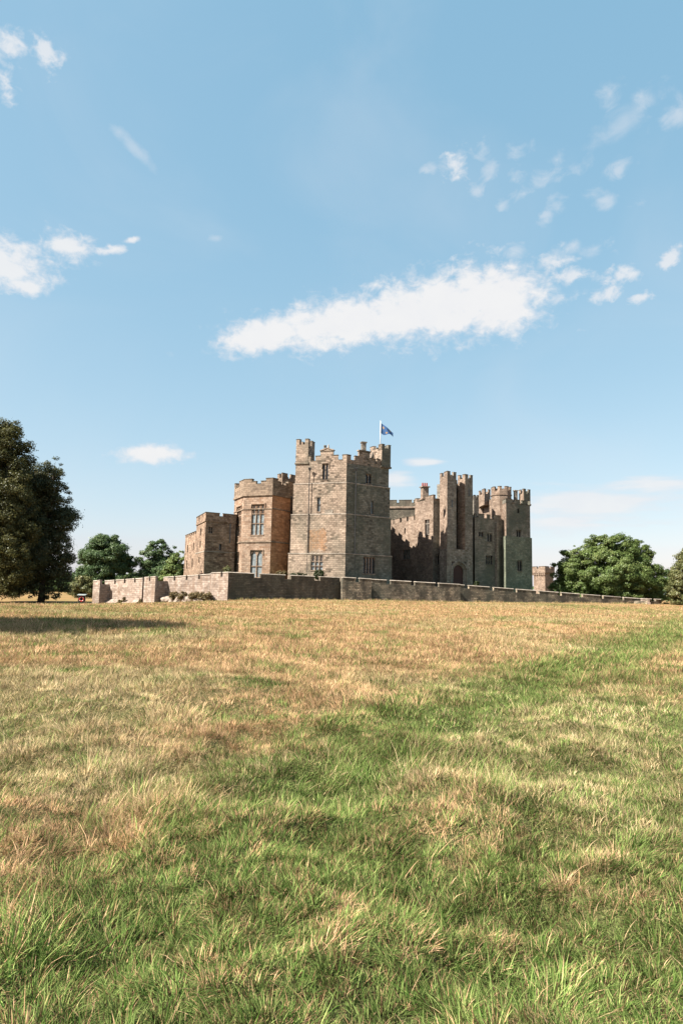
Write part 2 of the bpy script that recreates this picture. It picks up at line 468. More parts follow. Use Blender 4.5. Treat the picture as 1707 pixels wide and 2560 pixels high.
M_CLOTH_A = plain('navy_cloth', (0.03, 0.035, 0.06), 0.9)
M_CLOTH_B = plain('brown_cloth', (0.09, 0.05, 0.035), 0.9)
M_CLOTH_C = plain('slate_blue_cloth', (0.12, 0.14, 0.20), 0.9)

def glass(name, c, rough=0.08):
    m, t, bs = material(name)
    n = t.noise(t.new('ShaderNodeUVMap').outputs[0], 1.6, 2)
    t.l.new(t.mix(1.0, c, t.ramp(n, 0.3, 0.7, 0.7, 1.3), 'MULTIPLY'), bs.inputs['Base Color'])
    bs.inputs['Roughness'].default_value = rough
    bs.inputs['Specular IOR Level'].default_value = 0.6
    return m
G_DARK = glass('dark_glass', (0.018, 0.020, 0.024))
G_PALE = glass('pale_bluish_glass', (0.13, 0.155, 0.165), 0.12)  # paler, bluish base colour
G_MID = glass('leaded_glass', (0.10, 0.12, 0.13), 0.15)

# ------------------------------------------------------------------ masonry helpers
DEP = 0.38
def facet(mb, A, B, z0, z1, holes=(), m=0, batter=0.0):
    """one wall face over A-B with real rectangular openings (s0,s1,za,zb) and their reveals"""
    n = normal2(A, B)
    us = sorted({0.0, 1.0, *[x for h in holes for x in h[:2]]})
    vs = sorted({z0, z1, *[x for h in holes for x in h[2:4]]})
    def pt(s, z, d=0.0):
        q = lerp2(A, B, s)
        return (q[0] - n[0] * d, q[1] - n[1] * d, z)
    for i in range(len(us) - 1):
        for j in range(len(vs) - 1):
            cu, cz = (us[i] + us[i + 1]) / 2, (vs[j] + vs[j + 1]) / 2
            if any(h[0] < cu < h[1] and h[2] < cz < h[3] for h in holes):
                continue
            mb.face([pt(us[i], vs[j]), pt(us[i + 1], vs[j]), pt(us[i + 1], vs[j + 1]), pt(us[i], vs[j + 1])], m)
    for s0, s1, a, b in holes:
        mb.face([pt(s0, a), pt(s0, a, DEP), pt(s1, a, DEP), pt(s1, a)], m)
        mb.face([pt(s0, b), pt(s1, b), pt(s1, b, DEP), pt(s0, b, DEP)], m)
        mb.face([pt(s0, a), pt(s0, b), pt(s0, b, DEP), pt(s0, a, DEP)], m)
        mb.face([pt(s1, a), pt(s1, a, DEP), pt(s1, b, DEP), pt(s1, b)], m)

def window(parent, A, B, h, lights=2, transoms=(0.45,), arch=True, mats=None, hood=False, stone_mat=None, sill=True, bar=0.13):
    """stone mullioned window set back in its opening: glazing, mullions, transoms, pointed heads, hood mould"""
    s0, s1, a, b = h
    mats = mats or [stone_mat or S_LIT, G_DARK]
    n = normal2(A, B); L = math.hypot(B[0] - A[0], B[1] - A[1])
    mb = MB()
    Wd, H = (s1 - s0) * L, b - a
    def pt(u, z, d):
        q = lerp2(A, B, s0 + (s1 - s0) * u / Wd)
        return (q[0] - n[0] * d, q[1] - n[1] * d, z)
    def slab(u0, u1, za, zb, d0, d1, m=0):
        p = [pt(u0, 0, d0)[:2], pt(u1, 0, d0)[:2], pt(u1, 0, d1)[:2], pt(u0, 0, d1)[:2]]
        mb.prism(p, za, zb, m)
    mb.face([pt(0, a, DEP - 0.05), pt(Wd, a, DEP - 0.05), pt(Wd, b, DEP - 0.05), pt(0, b, DEP - 0.05)], 1)
    lw = Wd / lights
    for k in range(1, lights):
        slab(k * lw - bar / 2, k * lw + bar / 2, a, b, 0.10, DEP - 0.055)
    for tr in transoms:
        for k in range(lights):
            slab(k * lw + (bar / 2 if k else 0.0), (k + 1) * lw - (bar / 2 if k < lights - 1 else 0.0), a + H * tr - bar * 0.35, a + H * tr + bar * 0.35, 0.13, DEP - 0.055)
    if len(transoms) > 1 and bar < 0.15:          # tracery above the upper transom
        for k in range(lights * 2):
            u = (k + 0.5) * lw / 2
            slab(u - 0.035, u + 0.035, a + H * transoms[-1] + bar * 0.36, b, 0.12, DEP - 0.056)
    if arch:
        for k in range(lights):   # pointed head of every light
            u0, u1 = k * lw + (bar / 2 if k else 0), (k + 1) * lw - (bar / 2 if k < lights - 1 else 0)
            w_, hh = u1 - u0, min(0.9 * (u1 - u0), H * 0.3)
            cur = [(u0 + w_ * x, b - hh + hh * (1 - abs(2 * x - 1) ** 1.8)) for x in (0, .08, .2, .35, .5, .65, .8, .92, 1)]
            for (x0, y0), (x1, y1) in zip(cur[:-1], cur[1:]):
                mb.face([pt(x0, y0, 0.14), pt(x1, y1, 0.14), pt(x1, b, 0.14), pt(x0, b, 0.14)], 0)
                mb.face([pt(x0, y0, 0.14), pt(x0, y0, DEP - 0.06), pt(x1, y1, DEP - 0.06), pt(x1, y1, 0.14)], 0)
    if hood:
        slab(-0.22, Wd + 0.22, b + 0.10, b + 0.26, -0.14, 0.0)
        slab(-0.22, -0.06, b - 0.7, b + 0.098, -0.14, 0.0)
        slab(Wd + 0.06, Wd + 0.22, b - 0.7, b + 0.098, -0.14, 0.0)
    if sill:
        slab(-0.08, Wd + 0.08, a - 0.16, a - 0.01, -0.09, 0.0)
    return part(mb, 'window', mats, parent)

def hole(A, B, x0, y0, x1, y1):
    """opening on the wall A-B seen between pixels (x0,y0)-(x1,y1)"""
    ym = (y0 + y1) / 2
    s0, s1 = on_line(x0, ym, A, B)[0], on_line(x1, ym, A, B)[0]
    xm = (x0 + x1) / 2
    return (s0, s1, on_line(xm, y1, A, B)[1], on_line(xm, y0, A, B)[1])

def tower(parent, name, pts, z0, z1, wins=(), mat=None, label=None, wmat=None, other=None, other_edges=()):
    """masonry body over a polygon with windows = (edge, x0,y0,x1,y1, options)"""
    mb = MB()
    n = len(pts); holes = {}
    for wd in wins:
        e = wd[0]
        h = hole(pts[e], pts[(e + 1) % n], *wd[1:5])
        holes.setdefault(e, []).append((h, wd[5] if len(wd) > 5 else {}))
    for i in range(n):
        facet(mb, pts[i], pts[(i + 1) % n], z0, z1, [h for h, _ in holes.get(i, [])], 1 if i in other_edges else 0)
    mb.face([(p[0], p[1], z1) for p in pts])
    ob = part(mb, name, [mat, other or mat], parent, label)
    for e, hs in holes.items():
        for h, kw in hs:
            window(ob, pts[e], pts[(e + 1) % n], h, stone_mat=wmat or mat, **kw)
    return ob

def parapet(parent, pts, zb, zlow, zhigh, merl, thick=0.5, out=0.12, mat=None, cap=None, step=None, skip=()):
    """battlements: a low wall round the polygon with merlons {edge: [(s0,s1) or (s0,s1,top)]}, each with a cap stone"""
    mb = MB()
    ro, ri = offset_poly(pts, out), offset_poly(pts, out - thick)
    n = len(pts)
    co, ci = offset_poly(pts, out + 0.06), offset_poly(pts, out - thick - 0.06)
    def seg(i, s0, s1, za, zt, O=ro, I=ri, m=0):
        j = (i + 1) % n
        a, b = lerp2(O[i], O[j], s0), lerp2(O[i], O[j], s1)
        c, d = lerp2(I[i], I[j], s1), lerp2(I[i], I[j], s0)
        mb.prism([a, b, c, d], za, zt, m)
    for i in range(n):
        if i in skip: continue
        seg(i, 0, 1, zb, zlow)
        ms = merl.get(i, merl.get('*'))
        if isinstance(ms, int):
            k = ms; ms = [((2 * q) / (2 * k - 1), (2 * q + 1) / (2 * k - 1)) for q in range(k)]
        for mm in ms or ():
            s0, s1 = mm[0], mm[1]
            zt = mm[2] if len(mm) > 2 else zhigh
            seg(i, s0, s1, zlow, zt)
            e = 0.05 / max(0.2, math.hypot(pts[i][0] - pts[(i + 1) % n][0], pts[i][1] - pts[(i + 1) % n][1]))
            seg(i, s0 - (e if s0 > 0.001 else 0), s1 + (e if s1 < 0.999 else 0), zt, zt + 0.10, co, ci, 1)
        xs = sorted([(mm[0], mm[1]) for mm in ms or ()])
        gaps, cur = [], 0.0
        for s0, s1 in xs:
            if s0 - cur > 0.01: gaps.append((cur, s0))
            cur = s1
        if cur < 0.99: gaps.append((cur, 1.0))
        for g0, g1 in gaps:
            seg(i, g0, g1, zlow, zlow + 0.07, co, ci, 1)
    return part(mb, 'parapet', [mat, cap or S_CAP], parent)

def ring(parent, pts, z, h=0.22, out=0.12, mat=None, name='string_course'):
    mb = MB()
    n = len(pts); O, I = offset_poly(pts, out), offset_poly(pts, -0.05)
    for i in range(n):
        j = (i + 1) % n
        mb.prism([O[i], O[j], I[j], I[i]], z - h / 2, z + h / 2)
    return part(mb, name, mat, parent)

def sat(px, A, B, py=1300):
    return on_line(px, py, A, B)[0]

def downpipe(parent, A, B, x0, y0, x1, y1, mat=M_IRON, r=0.075, hopper=True):
    """rainwater pipe on wall A-B from pixel (x0,y0) down to (x1,y1)"""
    n = normal2(A, B)
    p = []
    for x, y in ((x0, y0), (x1, y1)):
        s, z = on_line(x, y, A, B)
        q = lerp2(A, B, s)
        p.append((q[0] + n[0] * 0.16, q[1] + n[1] * 0.16, z))
    mb = MB()
    x, y = p[0][:2]
    zs = np.linspace(p[0][2], p[1][2], 9)
    mb.tube([(p[0][0] + (p[1][0] - p[0][0]) * k / 8, p[0][1] + (p[1][1] - p[0][1]) * k / 8, zs[k]) for k in range(9)], [r] * 9, 8)
    if hopper:
        hw = 0.19
        base = [(x - hw * .6, y - .12), (x + hw * .6, y - .12), (x + hw * .6, y + .12), (x - hw * .6, y + .12)]
        top = [(x - hw * 1.3, y - .22), (x + hw * 1.3, y - .22), (x + hw * 1.3, y + .14), (x - hw * 1.3, y + .14)]
        mb.prism(base, p[0][2] - 0.1, p[0][2] + 0.3, 0, True, top)
        mb.prism(top, p[0][2] + 0.302, p[0][2] + 0.45)
    return part(mb, 'downpipe', mat, parent)

# ------------------------------------------------------------------ ground
def grass_mix(x, y):
    """(green amount, dryness hue, tone) of the meadow at ground points"""
    n1 = fbm(x * 0.8, y * 0.8, 21, 4); n2 = fbm(x * 0.22, y * 0.22, 31, 4); n3 = fbm(x * 2.6, y * 2.6, 41, 3)
    D = np.hypot(x * 0.6, y)
    dn = D + (n2 - 0.5) * 6 + (n1 - 0.5) * 5
    dn = dn + np.clip(0.5 - x * 0.9, 0, 3.0)
    g = 0.98 * (1 - sst(dn, 3.6, 7.0))
    # scattered green spots
    g = np.maximum(g, sst(n1, 0.58, 0.72) * 0.36 * (1 - 0.85 * sst(y, 6, 14)))
    g = np.maximum(g, sst(fbm(x * 0.25, y * 0.7, 77, 4), 0.60, 0.72) * 0.35 * sst(y, 12, 30))
    g = np.maximum(g, sst(fbm(x * 0.8, y * 1.1, 87, 3), 0.645, 0.72) * 0.9 * (1 - 0.4 * sst(y, 30, 60)))
    # straw patches within the green
    g = g * (1 - 0.85 * sst(n3 * 0.6 + n1 * 0.4, 0.50, 0.66))
    # greener trodden strip running away to the right
    px = np.interp(y, [2.0, 4.0, 7.5, 11.2, 17, 27, 40, 60], [-2.0, -0.62, 0.66, 3.0, 6.7, 13.3, 20.7, 33])
    off = x - px + (n1 - 0.5) * 1.6
    strip = np.exp(-(off / (0.62 + 0.058 * y)) ** 2) * (1 - 0.5 * sst(y, 22, 55))
    right = sst(off, 0, 1.2) * (1 - sst(off, 2.0 + 0.12 * y, 5 + 0.3 * y)) * (1 - sst(y, 9, 24))
    g = np.maximum(g, np.maximum(strip * (0.75 + 0.6 * n1), right * 0.5))
    g = np.where((x < -10) & (y > 24), np.maximum(g, 0.35 * sst(n2, 0.45, 0.6)), g)
    hue = sst(fbm(x * 0.16 + 5, y * 0.26, 51, 4) + 0.20 * sst(y, 8, 24), 0.45, 0.66)
    tone = 0.45 + 1.1 * fbm(x * 2.4, y * 2.4, 61, 3)
    return np.clip(g, 0, 1), hue, tone

def ground_sheet():
    ys = np.concatenate([np.linspace(-60, 0, 13)[:-1], np.arange(0, 16, 0.16), np.geomspace(16, 130, 110), np.geomspace(134, 1500, 40)])
    xp = np.concatenate([np.arange(0, 12, 0.16), np.geomspace(12.2, 110, 70), np.geomspace(116, 1400, 30)])
    xs = np.concatenate([-xp[:0:-1], xp])
    X, Y = np.meshgrid(xs, ys)
    Z = terr(X, Y)
    V = np.stack([X, Y, Z], -1).reshape(-1, 3)
    r, c = len(ys), len(xs)
    idx = np.arange(r * c).reshape(r, c)
    Fq = np.stack([idx[:-1, :-1], idx[:-1, 1:], idx[1:, 1:], idx[1:, :-1]], -1).reshape(-1, 4)
    me = bpy.data.meshes.new('meadow_ground')
    me.vertices.add(len(V)); me.vertices.foreach_set('co', V.ravel())
    me.loops.add(Fq.size); me.loops.foreach_set('vertex_index', Fq.ravel().astype(np.int32))
    me.polygons.add(len(Fq)); me.polygons.foreach_set('loop_start', np.arange(0, Fq.size, 4, dtype=np.int32))
    me.update(calc_edges=True)
    g, h, tn = grass_mix(V[:, 0], V[:, 1])
    at = me.attributes.new('mixture', 'FLOAT_COLOR', 'POINT')
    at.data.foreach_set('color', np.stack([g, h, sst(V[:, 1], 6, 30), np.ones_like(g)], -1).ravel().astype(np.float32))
    me.polygons.foreach_set('use_smooth', [True] * len(Fq))
    m, t, bs = material('meadow_soil_and_thatch')
    a = t.new('ShaderNodeAttribute', attribute_name='mixture')
    s = t.new('ShaderNodeSeparateColor'); t.l.new(a.outputs['Color'], s.inputs[0])
    pos = t.new('ShaderNodeNewGeometry').outputs['Position']
    n = t.noise(pos, 0.9, 8, 0.7)
    n2 = t.noise(t.mapping(pos, (1, 0.35, 1)), 5.0, 5, 0.7)
    straw = t.mix(s.outputs[1], (0.42, 0.285, 0.14), (0.39, 0.235, 0.11))
    c = t.mix(s.outputs[0], straw, (0.13, 0.15, 0.05))
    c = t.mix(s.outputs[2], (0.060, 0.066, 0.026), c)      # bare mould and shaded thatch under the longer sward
    c = t.mix(t.math('MULTIPLY', t.ramp(n, 0.48, 0.72), 0.45), c, (0.12, 0.105, 0.042))
    c = t.mix(1.0, c, t.ramp(n2, 0.25, 0.75, 0.62 * ALB, 1.25 * ALB), 'MULTIPLY')
    th1 = t.noise(t.mapping(pos, (160, 22, 1)), 1.0, 3, 0.6, 0.6)
    th2 = t.noise(t.mapping(pos, (24, 150, 1), (3, 1, 0)), 1.0, 3, 0.6, 0.6)
    th = t.math('MAXIMUM', th1, th2)
    c = t.mix(t.math('MULTIPLY', t.ramp(th, 0.50, 0.68), t.math('SUBTRACT', 1.0, s.outputs[2])), c, t.mix(s.outputs[0], (0.24, 0.185, 0.09), (0.115, 0.15, 0.045)))
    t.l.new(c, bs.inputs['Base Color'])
    bs.inputs['Roughness'].default_value = 1.0; bs.inputs['Specular IOR Level'].default_value = 0.05
    bp = t.new('ShaderNodeBump'); bp.inputs['Strength'].default_value = 0.8; bp.inputs['Distance'].default_value = 0.12
    t.l.new(n2, bp.inputs['Height']); t.l.new(bp.outputs[0], bs.inputs['Normal'])
    me.materials.append(m)
    o = bpy.data.objects.new('meadow_ground', me)
    col.objects.link(o)
    return tag(o, 'dry meadow ground running up to the castle walls', 'ground', kind='structure')
ground_sheet()

# ------------------------------------------------------------------ the castle
castle = thing('castle', (6, 120, 0), 'large battlemented sandstone castle with a tall square tower and twin gate turrets', 'castle')
ZB = -2.5

# --- big square tower
TL, TC, TR = XY(740, 1137, 113.0), XY(867, 1137, 110.0), XY(972, 1150, 115.0)
TBR, TBL = (TR[0] - 2.0, TR[1] + 10.5), (TL[0] + 2.2, TL[1] + 11.5)
tp = [TL, TC, TR, TBR, TBL]
zt_par = zat(TC, 1149)              # foot of crenels
zt_top = zat(TC, 1137)
zs = [zat(TC, 1207), zat(TC, 1285.5), zat(TC, 1385)]
u_p0 = None
def uv_of(xy, A, B):
    n = normal2(A, B)
    return -n[1] * xy[0] + n[0] * xy[1]
pA = lerp2(TL, TC, sat(774, TL, TC)); pB = lerp2(TL, TC, sat(818, TL, TC))
ua, ub = sorted((uv_of(pA, TL, TC), uv_of(pB, TL, TC)))
S_TOWER = stone('buff_tower_stone', (0.415, 0.320, 0.250), (0.355, 0.268, 0.204), (0.24, 0.185, 0.142), (0.14, 0.10, 0.068), 0.30, 0.30, (0.62, 0.32), (0.05, 0.038, 0.028), 0.75,
                patch=(ua, ub, zat(TC, 1378), zat(TC, 1325), (0.40, 0.225, 0.125)), lo=0.48, hi=0.72)
polys = [tp, offset_poly(tp, 0.22), offset_poly(tp, 0.44), offset_poly(tp, 0.66)]
tiers = [(polys[0], zs[0], zt_par), (polys[1], zs[1], zs[0]), (polys[2], zs[2], zs[1]), (polys[3], ZB, zs[2])]
opt2 = dict(lights=2, transoms=(), hood=True)
slit = dict(lights=1, transoms=(0.5,), arch=False, mats=[S_TOWER, G_MID], bar=0.06)
wins = [[(0, 806, 1160, 820, 1199, opt2), (1, 914, 1185, 928, 1209, dict(lights=2, transoms=(), arch=True))],
        [(0, 792.5, 1244, 800.5, 1279, slit), (1, 927, 1253, 934, 1285, slit)],
        [],
        [(0, 777, 1388, 807, 1425, dict(lights=3, transoms=(0.28, 0.58), mats=[S_LIT, G_PALE])), (1, 908, 1393, 937, 1434, dict(lights=4, transoms=(), mats=[S_LIT, G_DARK]))]]
sq = None
body = MB()
holes_all = []
for (pl, za, zb), wl in zip(tiers, wins):
    hs = {}
    for wd in wl:
        e = wd[0]; h = hole(pl[e], pl[e + 1], *wd[1:5])
        hs.setdefault(e, []).append(h); holes_all.append((pl[e], pl[e + 1], h, wd[5]))
    for i in range(5):
        facet(body, pl[i], pl[(i + 1) % 5], za, zb, hs.get(i, []), 1 if i in (1, 2) else 0)  # faces turned from the sun take the stone with shade in its colour
    body.face([(p[0], p[1], zb) for p in pl])
square = part(body, 'square_tower', [S_TOWER, S_ALGAE_SHADE], castle, 'tall square tower of buff stone with sunlit front and shaded side')
for A, B, h, kw in holes_all:
    window(square, A, B, h, stone_mat=S_TOWER, **kw)
for k in range(3):
    ring(square, polys[k + 1], zs[k] + 0.02, 0.16, 0.05, S_COPE)
f0 = lambda x: sat(x, TL, TC, 1140)
f1 = lambda x: sat(x, TC, TR, 1150)
zm = zt_top
parapet(square, tp, zt_par - 0.6, zt_par, zm, {
    0: [(f0(771), f0(777)), (f0(789), f0(801)), (f0(801), f0(833), zm + 0.75), (f0(833), f0(845.5)), (f0(856), 1.0)],
    1: [(0.0, f1(877)), (f1(887), f1(897)), (f1(897), f1(924), zm + 0.95), (f1(924), f1(937)), (f1(942), f1(951))],
    2: 5, 3: 5, 4: 5}, 0.5, 0.02, S_TOWER)
def gable(A, B, x0, x1, zbase, ytip, f):
    s0, s1 = f(x0), f(x1); sm = (s0 + s1) / 2
    n = normal2(A, B)
    mb = MB()
    zt = on_line((x0 + x1) / 2, ytip, A, B)[1]
    def q(s, z, d): r = lerp2(A, B, s); return (r[0] + n[0] * d, r[1] + n[1] * d, z)
    for d, rev in ((0.02, False), (-0.5, True)):
        tri = [q(s0, zbase, d), q(s1, zbase, d), q(sm, zt, d)]
        mb.face(tri[::-1] if rev else tri)
    for a_, b_ in (((s0 - 0.01, zbase), (sm, zt + 0.05)), ((sm, zt + 0.05), (s1 + 0.01, zbase))):
        lo_, hi_ = [q(a_[0], a_[1], 0.12), q(b_[0], b_[1], 0.12), q(b_[0], b_[1], -0.6), q(a_[0], a_[1], -0.6)], None
        up = [(p[0], p[1], p[2] + 0.16) for p in lo_]
        mb.face(up); mb.face(lo_[::-1])
        for k in range(4):
            mb.face([lo_[k], lo_[(k + 1) % 4], up[(k + 1) % 4], up[k]])
    return part(mb, 'gable', S_TOWER, square)
gable(TL, TC, 801, 833, zm + 0.86, 1122, f0)
gable(TC, TR, 897, 924, zm + 1.06, 1129, f1)
# corner turrets of the square tower
def turret(parent, pts, zb, zlow, zhigh, merl, mat, corbel=True, name='corner_turret', out=0.1):
    mb = MB()
    mb.prism(pts, zb, zlow - 0.3)
    if corbel:
        O = offset_poly(pts, 0.12)
        mb.prism(O, zb + 0.02, zb + 0.3)
    t_ = part(mb, name, mat, parent)
    # battlements share the turret's own mesh look but are a child
    return t_, merl
a = TL; b = lerp2(TL, TC, f0(770.5))
nn = normal2(TL, TC)
def rect_behind(A, B, d, out=0.0):
    n = normal2(A, B)
    return [(A[0] + n[0] * out, A[1] + n[1] * out), (B[0] + n[0] * out, B[1] + n[1] * out), (B[0] - n[0] * d, B[1] - n[1] * d), (A[0] - n[0] * d, A[1] - n[1] * d)]
def crown_turret(parent, quad, zb, zlow, zhigh, mat, merl, ledge=True, thick=0.42, name='turret', side=None, side_edges=(0,)):
    """square turret: shaft, ledge and its battlements in one mesh"""
    mb = MB()
    for k in range(len(quad)):
        A_, B_ = quad[k], quad[(k + 1) % len(quad)]
        mb.face([(*A_, zb), (*B_, zb), (*B_, zlow - 0.02), (*A_, zlow - 0.02)], 2 if k in side_edges else 0)
    mb.face([(*p, zlow - 0.02) for p in quad]); mb.face([(*p, zb) for p in quad][::-1])
    if ledge:
        mb.prism(offset_poly(quad, 0.13), zb + 0.03, zb + 0.32, 1)
    n = len(quad); ri = offset_poly(quad, -thick)
    co, ci = offset_poly(quad, 0.05), offset_poly(quad, -thick - 0.05)
    for i in range(n):
        j = (i + 1) % n
        ms = merl.get(i, merl.get('*', 2))
        if isinstance(ms, int):
            k = ms; ms = [((2 * q) / (2 * k - 1), (2 * q + 1) / (2 * k - 1)) for q in range(k)]
        mb.prism([quad[i], quad[j], ri[j], ri[i]], zlow - 0.02, zlow)
        for s0, s1 in ms:
            mb.prism([lerp2(quad[i], quad[j], s0), lerp2(quad[i], quad[j], s1), lerp2(ri[i], ri[j], s1), lerp2(ri[i], ri[j], s0)], zlow, zhigh, 2 if i in side_edges else 0)
            mb.prism([lerp2(co[i], co[j], s0), lerp2(co[i], co[j], s1), lerp2(ci[i], ci[j], s1), lerp2(ci[i], ci[j], s0)], zhigh, zhigh + 0.09, 1)
    return part(mb, name, [mat, S_CAP, side or mat], parent)
q1 = rect_behind(a, b, 3.0, 0.06)
crown_turret(square, q1, zt_par - 0.5, zat(a, 1112.5), zat(a, 1099.5), S_TOWER, {0: [(0, .27), (.72, 1)], 1: [(0, .25), (.55, 1)], 2: 2, 3: [(0, .3), (.7, 1)]})
a2 = lerp2(TC, TR, f1(953)); b2 = TR
q2 = rect_behind(a2, (b2[0] + 0.25, b2[1] + 0.17), 3.4, 0.1)
crown_turret(square, q2, zt_par - 0.5, zat(TR, 1123), zat(TR, 1114), S_ALGAE_SHADE, {0: [(0, .33), (.72, 1)], 1: 2, 2: 2, 3: [(0, .3), (.7, 1)]}, side=S_TOWER, side_edges=(3,))  # shade-coloured stone, with the sunward face in the lighter buff
def chimney(parent, c, w_, z0, z1, pots, mat, name='chimney'):
    mb = MB()
    mb.box((c[0], c[1], (z0 + z1) / 2), (w_, w_ * 0.9, z1 - z0), 0, 0.3)
    mb.box((c[0], c[1], z0 + 0.12), (w_ * 1.3, w_ * 1.2, 0.24), 0, 0.3)
    mb.box((c[0], c[1], z1 + 0.10), (w_ * 1.35, w_ * 1.25, 0.2), 0, 0.3)
    for k in range(pots):
        x = c[0] + (k - (pots - 1) / 2) * 0.42
        mb.tube([(x, c[1], z1 + 0.2), (x, c[1], z1 + 0.5), (x, c[1], z1 + 0.95)], [0.2, 0.17, 0.15], 8, 1)
    return part(mb, name, [mat, M_POT], parent)
def above(px, py, D): return XY(px, py, D)
c_ = XY(908.5, 1120, 113.5)
chimney(square, c_, 0.75, zat(c_, 1133), zat(c_, 1108), 0, S_GATE)
c_ = XY(812.5, 1120, 113.0)
chimney(square, c_, 0.34, zat(c_, 1126), zat(c_, 1116.5), 0, S_GATE)
mb = MB()                            # pale finial figure on the sunlit gable
c_ = XY(821, 1120, 111.6); z0 = zat(c_, 1124)
mb.box((c_[0], c_[1], z0 + 0.08), (0.36, 0.36, 0.2))
mb.tube([(c_[0], c_[1], z0 + 0.18), (c_[0], c_[1], z0 + 0.34), (c_[0], c_[1], z0 + 0.52), (c_[0], c_[1], z0 + 0.60), (c_[0], c_[1], z0 + 0.72), (c_[0], c_[1], z0 + 0.82), (c_[0], c_[1], z0 + 0.95)], [0.2, 0.15, 0.19, 0.09, 0.12, 0.09, 0.02], 10)
part(mb, 'finial', S_COPE, square, smooth=True)
mb = MB()
c_ = XY(931, 1140, 113.6); z0 = zat(c_, 1145)
mb.box((c_[0], c_[1], z0 + 0.3), (0.4, 0.4, 0.6), 0, 0.5)
mb.tube([(c_[0], c_[1], z0 + 0.6), (c_[0], c_[1], z0 + 0.75), (c_[0], c_[1], z0 + 0.9), (c_[0], c_[1], z0 + 1.1)], [0.18, 0.13, 0.15, 0.03], 8)
part(mb, 'finial', S_GATE, square)
downpipe(square, polys[2][0], polys[2][1], 775, 1176, 768, 1440)
downpipe(square, polys[2][1], polys[2][2], 888.5, 1176, 884.5, 1441)
mb = MB()                            # plaque
A, B = polys[1][0], polys[1][1]
h = hole(A, B, 812, 1274.5, 832, 1286)
mb.wallbox(lerp2(A, B, h[0]), lerp2(A, B, h[1]), 0.0, (h[2], h[2]), (h[3], h[3]), 0, 0.07)
part(mb, 'plaque', S_GATE, square)

# --- unseen range behind the square tower, added to cast shadow on the link range
rp = [(TL[0] + 3.5, 124.0), (8.0, 124.0), (8.3, 143.0), (TL[0] + 4.0, 143.0)]
rear = tower(castle, 'unseen_rear_range', rp, ZB, 17.2, [], S_GATE)
parapet(rear, rp, 17.2, 17.5, 18.3, {'*': 6}, 0.5, 0.05, S_GATE)

# --- octagonal bay tower
b0, b1, b2_, b3 = XY(587, 1240, 121), XY(611, 1236, 115.5), XY(681, 1233, 113.3), XY(729, 1240, 117.6)
bp_ = [b0, b1, b2_, b3, (b3[0] + 1, b3[1] + 7), (b0[0] + 2, b0[1] + 7)]
zc = zat(b2_, 1234)
w3 = dict(lights=3, transoms=(0.38, 0.70), hood=True, mats=[S_BAY, G_PALE], bar=0.12)
bay = tower(castle, 'octagonal_tower', bp_, ZB, zc, [
    (1, 628.5, 1262, 660, 1337, w3), (1, 626, 1377, 655, 1443, dict(lights=2, transoms=(0.42,), hood=True, mats=[S_BAY, G_PALE])),
    (0, 592, 1268, 603, 1340, dict(lights=3, transoms=(0.38, 0.70), hood=True, mats=[S_BAY, G_DARK], bar=0.2)), (0, 587, 1380, 597.5, 1430, dict(lights=2, transoms=(0.42,), mats=[S_BAY, G_DARK], bar=0.2))],
    S_BAY, 'octagonal bay tower of warm orange stone with tall traceried windows', other=S_BAYRED, other_edges=(2,))
ring(bay, bp_, zat(b2_, 1354), 0.26, 0.14, S_BAYTOP)
ring(bay, bp_, zat(b2_, 1271), 0.20, 0.10, S_BAYTOP)
ring(bay, bp_, zc - 0.12, 0.34, 0.22, S_BAYTOP)
g1 = lambda x: sat(x, b1, b2_, 1205)
g2 = lambda x: sat(x, b2_, b3, 1210)
zl, zh = zat(b2_, 1208), zat(b2_, 1195.5)
parapet(bay, bp_, zc, zl, zh, {0: [(0, .12), (.5, 1)], 1: [(0, g1(631)), (g1(631), g1(641), (zl + zh) / 2), (g1(653), g1(665), (zl + zh) / 2), (g1(665), 1)],
                              2: [(0, g2(695)), (g2(695), g2(703), (zl + zh) / 2), (g2(714), g2(720), (zl + zh) / 2), (g2(720), 1)], 3: 2, 4: 3, 5: 2}, 0.6, 0.10, S_BAYTOP)
mb = MB()
for z in (zat(b2_, 1239), zat(b2_, 1266)):
    pass
downpipe(bay, b2_, b3, 729.5 - 3, 1248, 727 - 6, 1420)
p0 = XY(693.5, 1200, 124); p1 = XY(706, 1200, 122); p2 = XY(737, 1200, 124.5)
crown_turret(bay, [p0, p1, p2, (p2[0], p2[1] + 4), (p0[0] + 1, p0[1] + 3)], zat(p1, 1250), zat(p1, 1193), zat(p1, 1182.5), S_BAYTOP, {0: [(0, .45), (.75, 1)], 1: [(0, .42), (.66, 1)], '*': 2}, False)
# low annexe beside the bay
e0, e1 = XY(566.5, 1400, 124), XY(569, 1400, 118.6)
e2 = XY(588, 1400, 119.5)
an = tower(castle, 'annexe', [e0, e1, e2, (e2[0] + 1, e2[1] + 5), (e0[0] + 2, e0[1] + 1)], ZB, zat(e1, 1361), [(1, 574.5, 1392, 577.5, 1415, dict(lights=1, transoms=(), arch=False, sill=False))], S_BAY)
parapet(an, [e0, e1, e2, (e2[0] + 1, e2[1] + 5), (e0[0] + 2, e0[1] + 1)], zat(e1, 1361), zat(e1, 1359.5), zat(e1, 1355), {1: [(0, .25), (.45, 1)], '*': 2}, 0.4, 0.03, S_BAYTOP)

